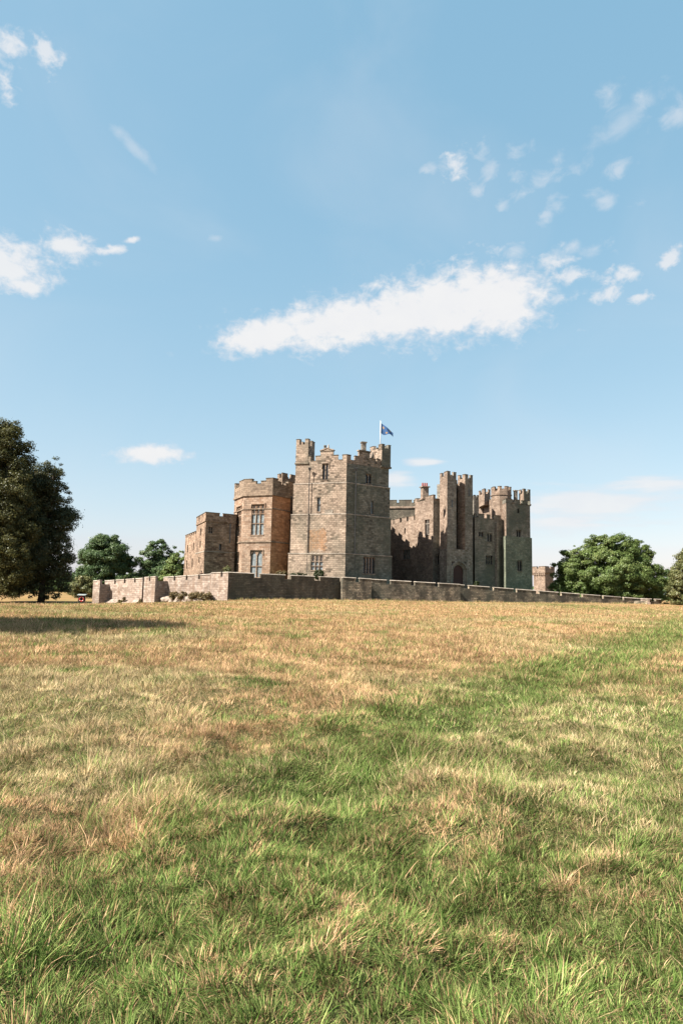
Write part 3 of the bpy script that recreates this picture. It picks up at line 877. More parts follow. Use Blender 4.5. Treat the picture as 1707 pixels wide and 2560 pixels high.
# --- far side wing
v0, v1, v2 = XY(492.6, 1300, 124), XY(515.6, 1290, 115), XY(590, 1290, 118.2)
wp = [v0, v1, v2, (v2[0] + 1, v2[1] + 8), (v0[0] + 3, v0[1] + 3)]
sl = dict(lights=1, transoms=(), arch=False, mats=[S_WING, G_DARK], sill=False)
wing = tower(castle, 'side_wing', wp, ZB, zat(v1, 1300), [
    (1, 522, 1317.5, 532, 1333.5, dict(lights=2, transoms=(0.5,), arch=False)), (1, 548, 1360, 554, 1376, sl),
    (0, 501.0, 1321, 504.0, 1339, sl), (0, 499.6, 1353, 502.6, 1369, sl), (0, 496.5, 1393, 499.2, 1407, sl)], S_WING, 'square wing of brown blotched stone behind the low wall')
ring(wing, wp, zat(v1, 1301), 0.25, 0.14, S_WING)
k1 = lambda x: sat(x, v1, v2, 1285)
parapet(wing, wp, zat(v1, 1300), zat(v1, 1288.5), zat(v1, 1281), {0: [(0, .30), (.36, .66), (.72, 1)], 1: [(0, k1(549.5)), (k1(558), 1)], '*': 3}, 0.5, 0.08, S_WING)
ring(wing, wp, zat(v1, 1378), 0.16, 0.06, S_COPE)
downpipe(wing, v1, v2, 575.5, 1310, 574, 1358, M_LEAD, 0.09, False)
u0 = XY(464, 1345, 136); u1 = XY(492.6, 1330, 124.2)
lw = [u0, u1, (u1[0] + 4, u1[1] + 3), (u0[0] + 5, u0[1] + 2)]
low_w = tower(castle, 'low_range', lw, ZB, zat(u1, 1333), [(0, 468.5, 1363, 471, 1381, sl), (0, 483, 1358, 485.3, 1375, sl), (0, 466, 1401, 468.5, 1422, sl), (0, 479.5, 1396, 482, 1419, sl)], S_WING)
parapet(low_w, lw, zat(u1, 1333), zat(u1, 1331.5), zat(u1, 1327.5), {'*': 7}, 0.4, 0.03, S_WING)

# --- hall range behind with dark battlements; its shade is put into the stone colour
h0, h1 = XY(925, 1250, 150), XY(1060, 1260, 147)
hp = [h0, h1, (h1[0] + 2, h1[1] + 8), (h0[0] + 2, h0[1] + 8)]
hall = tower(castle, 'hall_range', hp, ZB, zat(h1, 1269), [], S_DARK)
ring(hall, hp, zat(h1, 1268), 0.4, 0.25, S_LIT)
hz = lambda x: sat(x, h0, h1, 1245)
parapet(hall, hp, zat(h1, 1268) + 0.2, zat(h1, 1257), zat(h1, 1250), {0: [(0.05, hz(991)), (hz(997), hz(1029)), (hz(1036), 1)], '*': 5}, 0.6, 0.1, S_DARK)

# --- flank of the gatehouse, lit from the side
G0 = XY(1082, 1340, 126.0); GF = XY(1036.5, 1340, 132.2)
ex = ((GF[0] - G0[0]), (GF[1] - G0[1]))
FF = (G0[0] + ex[0] * 2.6, G0[1] + ex[1] * 2.6)
G1 = XY(1106, 1340, 127.6)
fp = [GF, G0, G1, (G1[0] + 6, G1[1] + 7), (GF[0] + 6, GF[1] + 4)]
zf = zat(G0, 1251)
fl = tower(castle, 'gate_flank', fp, ZB, zf, [
    (0, 1061.5, 1299, 1072.5, 1336, dict(lights=2, transoms=(0.72,), arch=False, mats=[S_COPE, G_DARK])),
    (1, 1088, 1386, 1099, 1410, dict(lights=2, transoms=(), mats=[S_GATE, G_DARK]))], S_LIT, 'sunlit flank of pale stone beside the twin gate turrets', other=S_GATE, other_edges=(1, 2))  # same stone coloured warm on the lit flank, cool grey on shaded walls
c1 = lambda x: sat(x, GF, G0, 1245)
parapet(fl, fp, zf, zat(G0, 1246), zat(G0, 1237.5), {0: [(0.0, c1(1042)), (c1(1063), 1)], 1: [(0, .22), (.72, 1)], '*': 3}, 0.5, 0.02, S_LIT)
cx_ = lerp2(GF, G0, 0.30); cxy = (cx_[0] + 0.9, cx_[1] + 0.5)
chimney(fl, cxy, 1.25, zat(cxy, 1250), zat(cxy, 1219), 3, S_LIT)
lp = [FF, GF, (GF[0] + 3, GF[1] + 2), (FF[0] + 3, FF[1] + 3)]
lk = tower(castle, 'link_range', lp, ZB, zat(GF, 1301), [(0, 1010, 1320, 1013.5, 1334, sl), (0, 1006, 1374, 1024, 1397, dict(lights=3, transoms=(0.5,), arch=False, mats=[S_GATE, G_MID]))], S_LIT)
r1 = lambda x: sat(x, FF, GF, 1298)
parapet(lk, lp, zat(GF, 1301), zat(GF, 1299), zat(GF, 1289), {0: [(0, r1(982)), (r1(987), r1(999)), (r1(1004), r1(1016)), (r1(1021), r1(1034))], '*': 4}, 0.5, 0.02, S_LIT)

# --- gatehouse with twin turrets
N0, N1, N2 = XY(1099, 1180, 125.2), XY(1117.5, 1180, 122.0), XY(1140, 1180, 123.5)
M0, M1, M2 = XY(1143.5, 1190, 126.2), XY(1162, 1190, 124.4), XY(1181, 1190, 125.7)
Q0 = N1
gb = [N0, N1, M2, (M2[0] + 1.2, M2[1] + 7), (N0[0] + 1.5, N0[1] + 7)]
zg = zat(N2, 1373)
mbg = MB()
# archway opening on the front
arch_A, arch_B = N1, M2
sa0, sa1 = sat(1128, arch_A, arch_B, 1440), sat(1165, arch_A, arch_B, 1440)
za_top = on_line(1150, 1418, arch_A, arch_B)[1]
for i in range(5):
    facet(mbg, gb[i], gb[(i + 1) % 5], ZB, zg, [(sa0, sa1, ZB + 0.1, za_top + 1.0)] if i == 1 else [])
mbg.face([(p[0], p[1], zg) for p in gb])
gate = part(mbg, 'gatehouse', S_GATE, castle, 'gatehouse with deep arched doorway below two slim battlemented turrets')
mb = MB()                              # arch orders
nA = normal2(arch_A, arch_B); LA = math.hypot(arch_B[0] - arch_A[0], arch_B[1] - arch_A[1])
cu = (sa0 + sa1) / 2; hw = (sa1 - sa0) / 2 * LA
zsp = za_top + 1.0 - hw * 1.02
def ap(u, z, d):
    q = lerp2(arch_A, arch_B, cu + u / LA)
    return (q[0] + nA[0] * d, q[1] + nA[1] * d, z)
def arch_curve(r, k=14):
    return [(-r, ZB)] + [(-r * math.cos(math.pi * j / k), zsp + r * 1.0 * math.sin(math.pi * j / k)) for j in range(k + 1)] + [(r, ZB)]
for (ro_, ri_, d0, d1) in ((hw * 1.16, hw * 0.98, 0.14, -0.3), (hw * 0.98, hw * 0.84, -0.04, -0.36), (hw * 0.84, hw * 0.70, -0.14, -0.37)):
    o_, i_ = arch_curve(ro_), arch_curve(ri_)
    for k in range(len(o_) - 1):
        a0, a1, c0, c1_ = o_[k], o_[k + 1], i_[k], i_[k + 1]
        mb.face([ap(*a0, d0), ap(*c0, d0), ap(*c1_, d0), ap(*a1, d0)])
        mb.face([ap(*c0, d0), ap(*c0, d1), ap(*c1_, d1), ap(*c1_, d0)])
        mb.face([ap(*a0, d0), ap(*a1, d0), ap(*a1, d1), ap(*a0, d1)])
# spandrels closing the square opening behind the moulding
o_ = arch_curve(hw * 0.92)
for k in range(1, len(o_) - 2):
    a0, a1 = o_[k], o_[k + 1]
    mb.face([ap(*a0, -0.34), ap(*a1, -0.34), ap(a1[0], za_top + 1.05, -0.34), ap(a0[0], za_top + 1.05, -0.34)])
part(mb, 'arch_moulding', S_GATE, gate)
mb = MB()
inn = arch_curve(hw * 0.72)
mb.face([ap(*p, -0.365) for p in inn][::-1])
for j in range(-3, 4):
    u = j * hw * 0.2
    zz = zsp + math.sqrt(max(0, (hw * 0.7) ** 2 - u * u))
    mb.face([ap(u - 0.03, ZB, -0.355), ap(u + 0.03, ZB, -0.355), ap(u + 0.03, zz, -0.355), ap(u - 0.03, zz, -0.355)])
part(mb, 'door', M_DOOR, gate)
# twin turrets
def slim(quad, ytop_xy, ylow, yhigh, merl, lab):
    z_lo, z_hi = zat(ytop_xy, ylow), zat(ytop_xy, yhigh)
    t_ = crown_turret(gate, quad, zg + 0.002, z_lo, z_hi, S_GATE, merl, False, 0.4, 'gate_turret', S_LIT, (0,))  # one stone in lit and shaded colours: sunward face warm, others cool grey
    return t_
slim([N0, N1, N2, (N2[0] - .4, N2[1] + 4.2), (N0[0] + .6, N0[1] + 2.6)], N1, 1188, 1178, {0: [(0, .25), (.55, 1)], 1: [(0, .34), (.68, 1)], '*': 2}, '')
slim([M0, M1, M2, (M2[0] + .5, M2[1] + 4.2), (M0[0] + .6, M0[1] + 2.6)], M1, 1196, 1186, {0: [(0, .3), (.62, 1)], 1: [(0, .4), (.7, 1)], '*': 2}, '')
mb = MB()                               # curtain between the turrets, set back
rA, rB = (N2[0] - 1.0, N2[1] + 2.2), (M0[0] + 1.2, M0[1] + 1.4)
zr = zat(rA, 1206)
mb.wallbox(rA, rB, 3.5, (zg + .002, zg + .002), (zr, zr))
for k in range(3):
    A_, B_ = lerp2(rA, rB, k * .4), lerp2(rA, rB, k * .4 + .2)
    mb.wallbox(A_, B_, .4, (zr, zr), (zr + .7, zr + .7))
part(mb, 'turret_link', S_GATE, gate)
# slit windows on turrets
for A, B, x0, y0, x1, y1 in ((N1, N2, 1128, 1250, 1130.5, 1268), (M1, M2, 1170, 1222, 1172.5, 1240)):
    h = hole(A, B, x0, y0, x1, y1)
    mb = MB(); mb.wallbox(lerp2(A, B, h[0]), lerp2(A, B, h[1]), 0.0, (h[2], h[2]), (h[3], h[3]), 1, 0.03)
    n_ = normal2(A, B)
    mb.wallbox(lerp2(A, B, h[0] - .04), lerp2(A, B, h[0]), 0.0, (h[2], h[2]), (h[3], h[3]), 0, 0.07)
    mb.wallbox(lerp2(A, B, h[1]), lerp2(A, B, h[1] + .04), 0.0, (h[2], h[2]), (h[3], h[3]), 0, 0.07)
    part(mb, 'window', [S_GATE, G_DARK], gate)

# --- curtain range between the gate and the corner tower
K0, K1 = XY(1186, 1380, 126.6), XY(1266, 1380, 130.6)
kp = [K0, K1, (K1[0] + .5, K1[1] + 4), (K0[0] + .5, K0[1] + 5)]
zk = zat(K0, 1299)
kr = tower(castle, 'curtain_range', kp, ZB, zk, [
    (0, 1196, 1330, 1208, 1341, dict(lights=2, transoms=(), arch=False)), (0, 1217, 1333, 1230, 1354, dict(lights=2, transoms=())),
    (0, 1214, 1389, 1231, 1411, dict(lights=3, transoms=(0.5,), arch=False))], S_MOSS)
kk = lambda x: sat(x, K0, K1, 1290)
parapet(kr, kp, zk, zat(K0, 1294), zat(K0, 1284), {0: [(kk(1196), kk(1208)), (kk(1216), kk(1225)), (kk(1233), kk(1251))], '*': 2}, 0.5, 0.03, S_MOSS)
mb = MB()
A_, B_ = lerp2(K0, K1, kk(1236)), lerp2(K0, K1, kk(1241))
mb.wallbox(A_, B_, 0.0, (ZB, ZB), (zk - .3, zk - .3), 0, 0.55)
part(mb, 'buttress', S_GATE, kr)
# small turret behind the gate and the lit inner range behind the curtain
t0, t1, t2 = XY(1180, 1245, 134), XY(1184, 1245, 132), XY(1196, 1245, 132.5)
crown_turret(kr, [t0, t1, t2, (t2[0], t2[1] + 2.5), (t0[0] + .3, t0[1] + 1.5)], zk - 1.5, zat(t1, 1249), zat(t1, 1238), S_GATE, {'*': 2}, False, 0.3)
i0, i1 = XY(1195, 1270, 150), XY(1233.5, 1270, 140)
ir = tower(castle, 'inner_range', [i0, i1, (i1[0] + 5, i1[1] + 2), (i0[0] + 5, i0[1] + 2)], 4, zat(i1, 1258), [(0, 1205, 1258, 1207.5, 1290, sl), (0, 1231, 1262, 1232.4, 1290, sl)], S_LIT)
ii = lambda x: sat(x, i0, i1, 1252)
parapet(ir, [i0, i1, (i1[0] + 5, i1[1] + 2), (i0[0] + 5, i0[1] + 2)], zat(i1, 1258), zat(i1, 1257), zat(i1, 1246), {0: [(ii(1199), ii(1214)), (ii(1222), ii(1232))], '*': 3}, 0.5, 0.03, S_LIT)
j0, j1, j2 = XY(1196, 1240, 146), XY(1210, 1240, 142), XY(1225, 1240, 143.5)
crown_turret(ir, [j0, j1, j2, (j2[0] + .5, j2[1] + 3), (j0[0] + 1, j0[1] + 3)], zat(j1, 1262), zat(j1, 1233), zat(j1, 1222), S_LIT, {0: [(0, .2), (.55, 1)], 1: [(0, .28), (.7, 1)], '*': 2}, False, 0.35)

# --- corner tower
X0, X1, X2 = XY(1234, 1300, 137.5), XY(1264.5, 1300, 128.0), XY(1324, 1260, 131.2)
xp_ = [X0, X1, X2, (X2[0] + 1.5, X2[1] + 8), (X0[0] + 2, X0[1] + 5)]
zx = zat(X1, 1256)
w2 = dict(lights=2, transoms=(), mats=[S_MOSS, G_DARK])
low_p = offset_poly(xp_, 0.28)
z_step = zat(X2, 1345)
ct = tower(castle, 'corner_tower', xp_, z_step, zx, [(1, 1290, 1324.5, 1302, 1344, w2), (1, 1292.5, 1271, 1298, 1283, sl)], S_MOSS, 'square corner tower stained green with moss', other=S_LIT, other_edges=(0,))  # sunward face coloured as lit stone, the rest mossy
mb = MB()
lh = hole(low_p[1], low_p[2], 1292.5, 1401, 1304.5, 1427)
for i in range(5):
    facet(mb, low_p[i], low_p[(i + 1) % 5], ZB, z_step, [lh] if i == 1 else [])
mb.face([(p[0], p[1], z_step) for p in low_p])
S_MOSS2 = stone('green_algae_sandstone', (0.274, 0.286, 0.211), (0.213, 0.239, 0.178), (0.183, 0.201, 0.154), (0.109, 0.123, 0.091), 0.45, 0.32, (0.6, 0.30), (0.274, 0.315, 0.241), 0.6)
lt = part(mb, 'tower_base', S_MOSS2, ct)
window(ct, low_p[1], low_p[2], lh, stone_mat=S_MOSS, **w2)
xx = lambda x: sat(x, X1, X2, 1250)
parapet(ct, xp_, zx, zat(X1, 1257), zat(X1, 1247), {0: [(0, .3), (.6, 1)], 1: [(xx(1266), xx(1279)), (xx(1286), xx(1298)), (xx(1304), xx(1313))], '*': 3}, 0.5, 0.03, S_MOSS)
o_c = XY(1255, 1240, 131.0); R_ = 1.75
octa = []
s8, z8 = XY(1230.5, 1240, 132), XY(1277, 1240, 132)
cxx, cyy, rr = (s8[0] + z8[0]) / 2, 132.6, (z8[0] - s8[0]) / 2
octa = [(cxx + rr * math.cos(-math.pi * 7 / 8 + k * math.pi / 4) / math.cos(math.pi / 8), cyy + rr * math.sin(-math.pi * 7 / 8 + k * math.pi / 4) / math.cos(math.pi / 8)) for k in range(8)]
crown_turret(ct, octa, zx - 3.5, zat((cxx, cyy - rr), 1226), zat((cxx, cyy - rr), 1216), S_LIT, {'*': [(0.0, .3), (.7, 1)]}, False, 0.35)
ring(ct, octa, zat((cxx, cyy - rr), 1236), 0.2, 0.12, S_LIT)
y0_, y1_, y2_ = XY(1296.5, 1240, 133), XY(1308.5, 1240, 131.0), XY(1325, 1240, 132.2)
crown_turret(ct, [y0_, y1_, y2_, (y2_[0] + .3, y2_[1] + 2.6), (y0_[0] + .5, y0_[1] + 1.6)], zat(y1_, 1262), zat(y1_, 1233), zat(y1_, 1222.5), S_MOSS, {0: [(0, .32), (.66, 1)], 1: [(0, .32), (.7, 1)], '*': 2}, True, 0.3, 'turret', S_LIT, (0,))
c_ = XY(1288, 1240, 132.4)
chimney(ct, c_, 0.6, zat(c_, 1256), zat(c_, 1228), 0, S_GATE)

# --- flag on its pole
fpx = XY(950.3, 1112, 116.6)
z0, z1 = zat(fpx, 1118), zat(fpx, 1053)
fo = (fpx[0], fpx[1], z0)
flag = thing('flagpole', fo, 'white flagpole on the square tower flying a blue flag with small gold emblems', 'flag')
mb = MB(); mb.tube([(fpx[0], fpx[1], z0 - 2.2), (fpx[0], fpx[1], (z0 + z1) / 2), (fpx[0], fpx[1], z1)], [0.09, 0.075, 0.05], 10)
mb.tube([(fpx[0], fpx[1], z1), (fpx[0], fpx[1], z1 + .08), (fpx[0], fpx[1], z1 + .16)], [0.04, 0.1, 0.03], 8)
part(mb, 'pole', M_WHITE, flag, smooth=True)
m, t, bs = material('blue_flag_cloth')
uvn = t.new('ShaderNodeUVMap').outputs[0]
s_ = t.new('ShaderNodeSeparateXYZ'); t.l.new(uvn, s_.inputs[0])
fac = None
for (cu_, cv_) in ((0.22, 0.70), (0.74, 0.72), (0.48, 0.24)):
    du = t.math('MULTIPLY', t.math('ABSOLUTE', t.math('SUBTRACT', s_.outputs[0], cu_)), 11.0)
    dv = t.math('MULTIPLY', t.math('ABSOLUTE', t.math('SUBTRACT', s_.outputs[1], cv_)), 6.5)
    e = t.math('LESS_THAN', t.math('ADD', du, dv), 1.0)
    fac = e if fac is None else t.math('MAXIMUM', fac, e)
wv_ = t.ramp(t.noise(t.mapping(uvn, (5, 1.2, 1)), 1.6, 2), 0.3, 0.7, 0.75, 1.25)
t.l.new(t.mix(fac, t.mix(1.0, (0.016, 0.062, 0.165), wv_, 'MULTIPLY'), (0.25, 0.155, 0.065)), bs.inputs['Base Color'])
bs.inputs['Roughness'].default_value = 0.85
nx_, ny_ = 16, 10
me = bpy.data.meshes.new('flag_cloth')
vv, ff, uu = [], [], []
for j in range(ny_ + 1):
    for i in range(nx_ + 1):
        u, v = i / nx_, j / ny_
        x = 0.10 + 2.15 * u - 0.06 * math.sin(u * 5)
        yy = 0.30 * math.sin(u * 7.5 + v * 1.6) * (0.2 + u)
        drop = -1.75 * u ** 1.15 - 0.22 * math.sin(u * 6.0) * (1 - v) + 0.25 * u * (1 - v) * 2.2
        vv.append((x, yy, (z1 - z0) - 0.35 - 1.85 * (1 - v) * (1 - 0.30 * u) + drop)); uu.append((u, v))
for j in range(ny_):
    for i in range(nx_):
        a_ = j * (nx_ + 1) + i
        ff.append((a_, a_ + 1, a_ + nx_ + 2, a_ + nx_ + 1))
me.from_pydata(vv, [], ff)
ul = me.uv_layers.new(name='UVMap')
for lp_ in me.loops: ul.data[lp_.index].uv = uu[lp_.vertex_index]
me.polygons.foreach_set('use_smooth', [True] * len(ff))
me.materials.append(m)
fc = bpy.data.objects.new('flag_cloth', me); col.objects.link(fc); fc.parent = flag

# ------------------------------------------------------------------ curtain wall
cw = thing('curtain_wall', (0, 106, 0), 'long low battlemented stone wall with pale coping round the castle', 'wall')
THK = 0.9
def wall_run(A, B, yA, yB, gaps, mat, xs, name='wall_section', zb=None, dep=0.72, thick=THK, label=None, plinth=None):
    """length of wall A-B whose top shows at rows yA..yB; gaps = crenels as pixel ranges; plinth = (height, spread)"""
    zA, zB = zat(A, yA), zat(B, yB)
    gz = [float(terr(*A)) - 0.4, float(terr(*B)) - 0.4]
    L = math.hypot(B[0] - A[0], B[1] - A[1])
    mb, cp = MB(), MB()
    zz = lambda s: zA + (zB - zA) * s
    ct_ = 0.13
    mb.wallbox(A, B, thick, gz, (zA - dep, zB - dep))
    ss = [(on_line(a_, (yA + yB) / 2, A, B)[0], on_line(b_, (yA + yB) / 2, A, B)[0]) for a_, b_ in [(g_[0] - 0.9, g_[1] + 0.9) for g_ in gaps]]
    cur = 0.0
    solid = []
    for a_, b_ in ss:
        solid.append((cur, a_)); cur = b_
    solid.append((cur, 1.0))
    e = 0.06 / L
    for s0, s1 in solid:
        if s1 - s0 < 0.004: continue
        a_, b_ = lerp2(A, B, s0), lerp2(A, B, s1)
        mth = min(thick, 0.42)
        mb.wallbox(a_, b_, mth, (zz(s0) - dep, zz(s1) - dep), (zz(s0) - ct_, zz(s1) - ct_))
        a_, b_ = lerp2(A, B, max(0, s0 - e)), lerp2(A, B, min(1, s1 + e))
        cp.coping(a_, b_, mth, zz(s0), zz(s1), 0.07, ct_ + 0.002, 0.10)
    for s0, s1 in ss:
        a_, b_ = lerp2(A, B, s0), lerp2(A, B, s1)
        cp.wallbox(a_, b_, thick + 0.04, (zz(s0) - dep, zz(s1) - dep), (zz(s0) - dep + 0.03, zz(s1) - dep + 0.03), 0, -0.02)
    if plinth:
        hgt, sp = plinth
        n = normal2(A, B)
        a0, b0_ = (A[0] + n[0] * sp, A[1] + n[1] * sp), (B[0] + n[0] * sp, B[1] + n[1] * sp)
        ga, gb_ = gz[0], gz[1]
        k = 14
        for q in range(k):
            def row(s):
                base = lerp2(a0, b0_, s); top = lerp2(A, B, s)
                j = 0.10 * math.sin(s * 57 + 1.3) + 0.06 * math.sin(s * 131)
                g_ = ga + (gb_ - ga) * s
                return [(base[0] + n[0] * j, base[1] + n[1] * j, g_), (lerp2(base, top, .5)[0] + n[0] * j * .6, lerp2(base, top, .5)[1] + n[1] * j * .6, g_ + 0.4 + hgt * .5), (top[0] + n[0] * .02, top[1] + n[1] * .02, g_ + 0.4 + hgt)]
            r0, r1_ = row(q / k), row((q + 1) / k)
            for w_ in range(2):
                mb.face([r0[w_], r1_[w_], r1_[w_ + 1], r0[w_ + 1]])
    o = part(mb, name, mat, cw, label)
    part(cp, 'coping', S_COPE, o)
    return o

# corners along the wall's line
W576 = XY(576, 1470, 95.0)
W233 = XY(233, 1480, 114.0)
def on_left(px): return lerp2(W576, W233, on_line(px, 1470, W576, W233)[0])
L269, L360, L416, L531 = (on_left(x) for x in (262, 356, 408, 531))
nL = normal2(W233, W576)
def fwd_(p, d, n): return (p[0] + n[0] * d, p[1] + n[1] * d)
wall_run(L269, L360, 1451, 1444.5, [(287.5, 290), (311.5, 314.3), (337, 339.5)], S_PALE, 0, label='sunlit pale wall between two buttresses', plinth=(1.25, 1.7))
wall_run(L416, L531, 1442, 1433.8, [(436, 439), (466, 469), (497, 499.7)], S_PALE, 0, plinth=(1.2, 1.5))
# end buttress, middle buttress and corner bastion project towards the meadow
def bastion(px0, px1, y0, y1, gaps, proj, back):
    """buttress whose front shows between px0 and px1; it projects proj metres from the wall line"""
    n = nL
    A0 = fwd_(W233, proj, n); B0 = fwd_(W576, proj, n)
    A = lerp2(A0, B0, on_line(px0, 1470, A0, B0)[0]); B = lerp2(A0, B0, on_line(px1, 1470, A0, B0)[0])
    return wall_run(A, B, y0, y1, gaps, S_PALE, 0, 'buttress', thick=proj + back)
bastion(233, 249.6, 1451.5, 1449.3, [], 1.9, 0.9)
bastion(360, 388, 1442.5, 1440, [(374, 376.2)], 2.4, 0.9)
A_ = on_left(533)
wall_run(fwd_(A_, 0.5, nL), fwd_(W576, 0.5, nL), 1431, 1429.3, [(553, 556.5)], S_PALE, 0, 'buttress', thick=3.0)
WC = fwd_(W576, 0.5, nL)
W848 = XY(849, 1470, 105.5)
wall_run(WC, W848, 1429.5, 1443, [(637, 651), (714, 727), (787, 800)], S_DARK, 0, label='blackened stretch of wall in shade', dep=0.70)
WR0, WR1 = XY(857, 1470, 104.6), XY(1640, 1500, 126)
nR = normal2(WR0, WR1)
def on_right(px, off=0.0):
    a_, b_ = fwd_(WR0, -off, nR), fwd_(WR1, -off, nR)
    return lerp2(a_, b_, on_line(px, 1475, a_, b_)[0])
wall_run(on_right(856), on_right(928), 1442, 1446.3, [(890, 898)], S_WALL, 0, 'buttress', thick=2.2)
wall_run(on_right(926, 1.3), on_right(1150, 1.3), 1446.8, 1460, [(966.5, 976), (1028, 1036), (1088, 1096)], S_WALL, 0)
R2a, R2b = on_right(1148, 2.3), on_right(1603, 2.3)
wall_run(R2a, R2b, 1460.8, 1496, [(1161, 1171), (1224, 1233), (1283.5, 1291), (1340, 1346.3), (1395.5, 1402), (1449, 1455), (1500, 1506.5), (1551, 1557.5)], S_WALL, 0, dep=0.66)
E0, E1 = on_right(1616, -0.8), on_right(1650, -0.6)
wall_run(E0, E1, 1496, 1497.5, [(1628, 1637)], S_WALL, 0, 'buttress', thick=5.0, dep=0.5)
Eb = on_right(1599, 2.2)
wall_run(Eb, E0, 1495.5, 1496, [], S_PALE, 0, 'buttress', thick=0.6)

# lawn behind the wall
mb = MB()
top = [(p, y) for p, y in ((W233, 1468), (L360, 1462), (W576, 1449), (W848, 1460), (on_right(928, 3), 1464), (on_right(1150, 3), 1475), (on_right(1600, 3.2), 1509))]
def inw(p, d):
    return (p[0] + (2 - p[0]) * 0.03, p[1] + d)
fr = [(*inw(p, 1.6), zat(p, y)) for p, y in top]
bk = [(p[0] * 0.75, p[1] + 22, p[2]) for p in fr]
for k in range(len(fr) - 1):
    mb.face([fr[k], fr[k + 1], bk[k + 1], bk[k]])
M_LAWN = plain('lawn_green', (0.07, 0.11, 0.03), 0.95, 0.4, 2.0)
lawn = mb.build('terrace_lawn', M_LAWN)
tag(lawn, 'raised lawn between the low wall and the castle', 'lawn', kind='structure')

# ------------------------------------------------------------------ small gatehouse beyond the corner tower
gx = XY(1330, 1450, 179); gA, gB_ = XY(1362, 1450, 174), XY(1386, 1450, 177)
lodge = thing('gate_lodge', (gA[0], gA[1], 0), 'small corbelled stone gatehouse behind the big round tree', 'gatehouse')
gp = [gx, gA, gB_, (gB_[0] + 1, gB_[1] + 6), (gx[0] + 2, gx[1] + 5)]
ins = offset_poly(gp, -0.35)
mb = MB(); mb.prism(ins, -2, zat(gA, 1432))
lb = part(mb, 'wall', S_LIT, lodge)
mb = MB()
mb.prism(gp, zat(gA, 1432), zat(gA, 1423))
for k in range(7):
    q = lerp2(gx, gA, (k + .5) / 7)
    mb.box((q[0] + .12, q[1] + .3, zat(gA, 1432) - .3), (.28, .5, .58), 0, 0.3)
part(mb, 'corbel_table', S_LIT, lodge)
parapet(lodge, gp, zat(gA, 1423), zat(gA, 1421), zat(gA, 1416), {0: [(0, .35), (.5, 1)], 1: [(0, .4), (.6, 1)], '*': 2}, 0.4, 0.02, S_LIT)

# ------------------------------------------------------------------ lifebuoy stand
lx = XY(205, 1500, 99.0); lz = float(terr(*lx))
stand = thing('lifebuoy_stand', (lx[0], lx[1], lz), 'dark roofed post stand holding a red ring lifebuoy beside the end of the wall', 'lifebuoy stand')
mb = MB()
for s in (-1, 1):
    mm_ = MB(); mm_.box((lx[0] + s * 0.47, lx[1], lz + 0.85), (0.13, 0.13, 1.95)); part(mm_, 'post', M_WOOD, stand)
mb.box((lx[0], lx[1] + 0.10, lz + 1.33), (0.80, 0.04, 1.02))
mb.box((lx[0], lx[1] - 0.02, lz + 0.80), (0.80, 0.2, 0.05))
part(mb, 'backboard', M_WOOD, stand)
mb = MB()
a_ = [(lx[0] - .62, lx[1] - .32), (lx[0] + .62, lx[1] - .32), (lx[0] + .62, lx[1] + .28), (lx[0] - .62, lx[1] + .28)]
mb.prism(a_, [lz + 1.84, lz + 1.84, lz + 1.97, lz + 1.97], [lz + 1.92, lz + 1.92, lz + 2.05, lz + 2.05])
part(mb, 'roof', M_FELT, stand)
buoy_o = (lx[0], lx[1] - 0.08, lz + 1.31)
mb = MB()
cir = [(buoy_o[0] + 0.31 * math.cos(2 * math.pi * k / 20), buoy_o[1], buoy_o[2] + 0.31 * math.sin(2 * math.pi * k / 20)) for k in range(21)]
mb.tube(cir, [0.085] * 21, 8, 0, False)
for k in range(4):
    an_ = math.pi / 4 + k * math.pi / 2
    pp = [(buoy_o[0] + 0.31 * math.cos(an_ + d), buoy_o[1], buoy_o[2] + 0.31 * math.sin(an_ + d)) for d in (-.14, 0, .14)]
    mb.tube(pp, [0.092] * 3, 8, 1, False)
ly = mb.build('lifebuoy', [M_RED, M_WHITE], None, Vector(buoy_o), True)
tag(ly, 'round red lifebuoy ring hung in the dark roofed stand', 'lifebuoy')

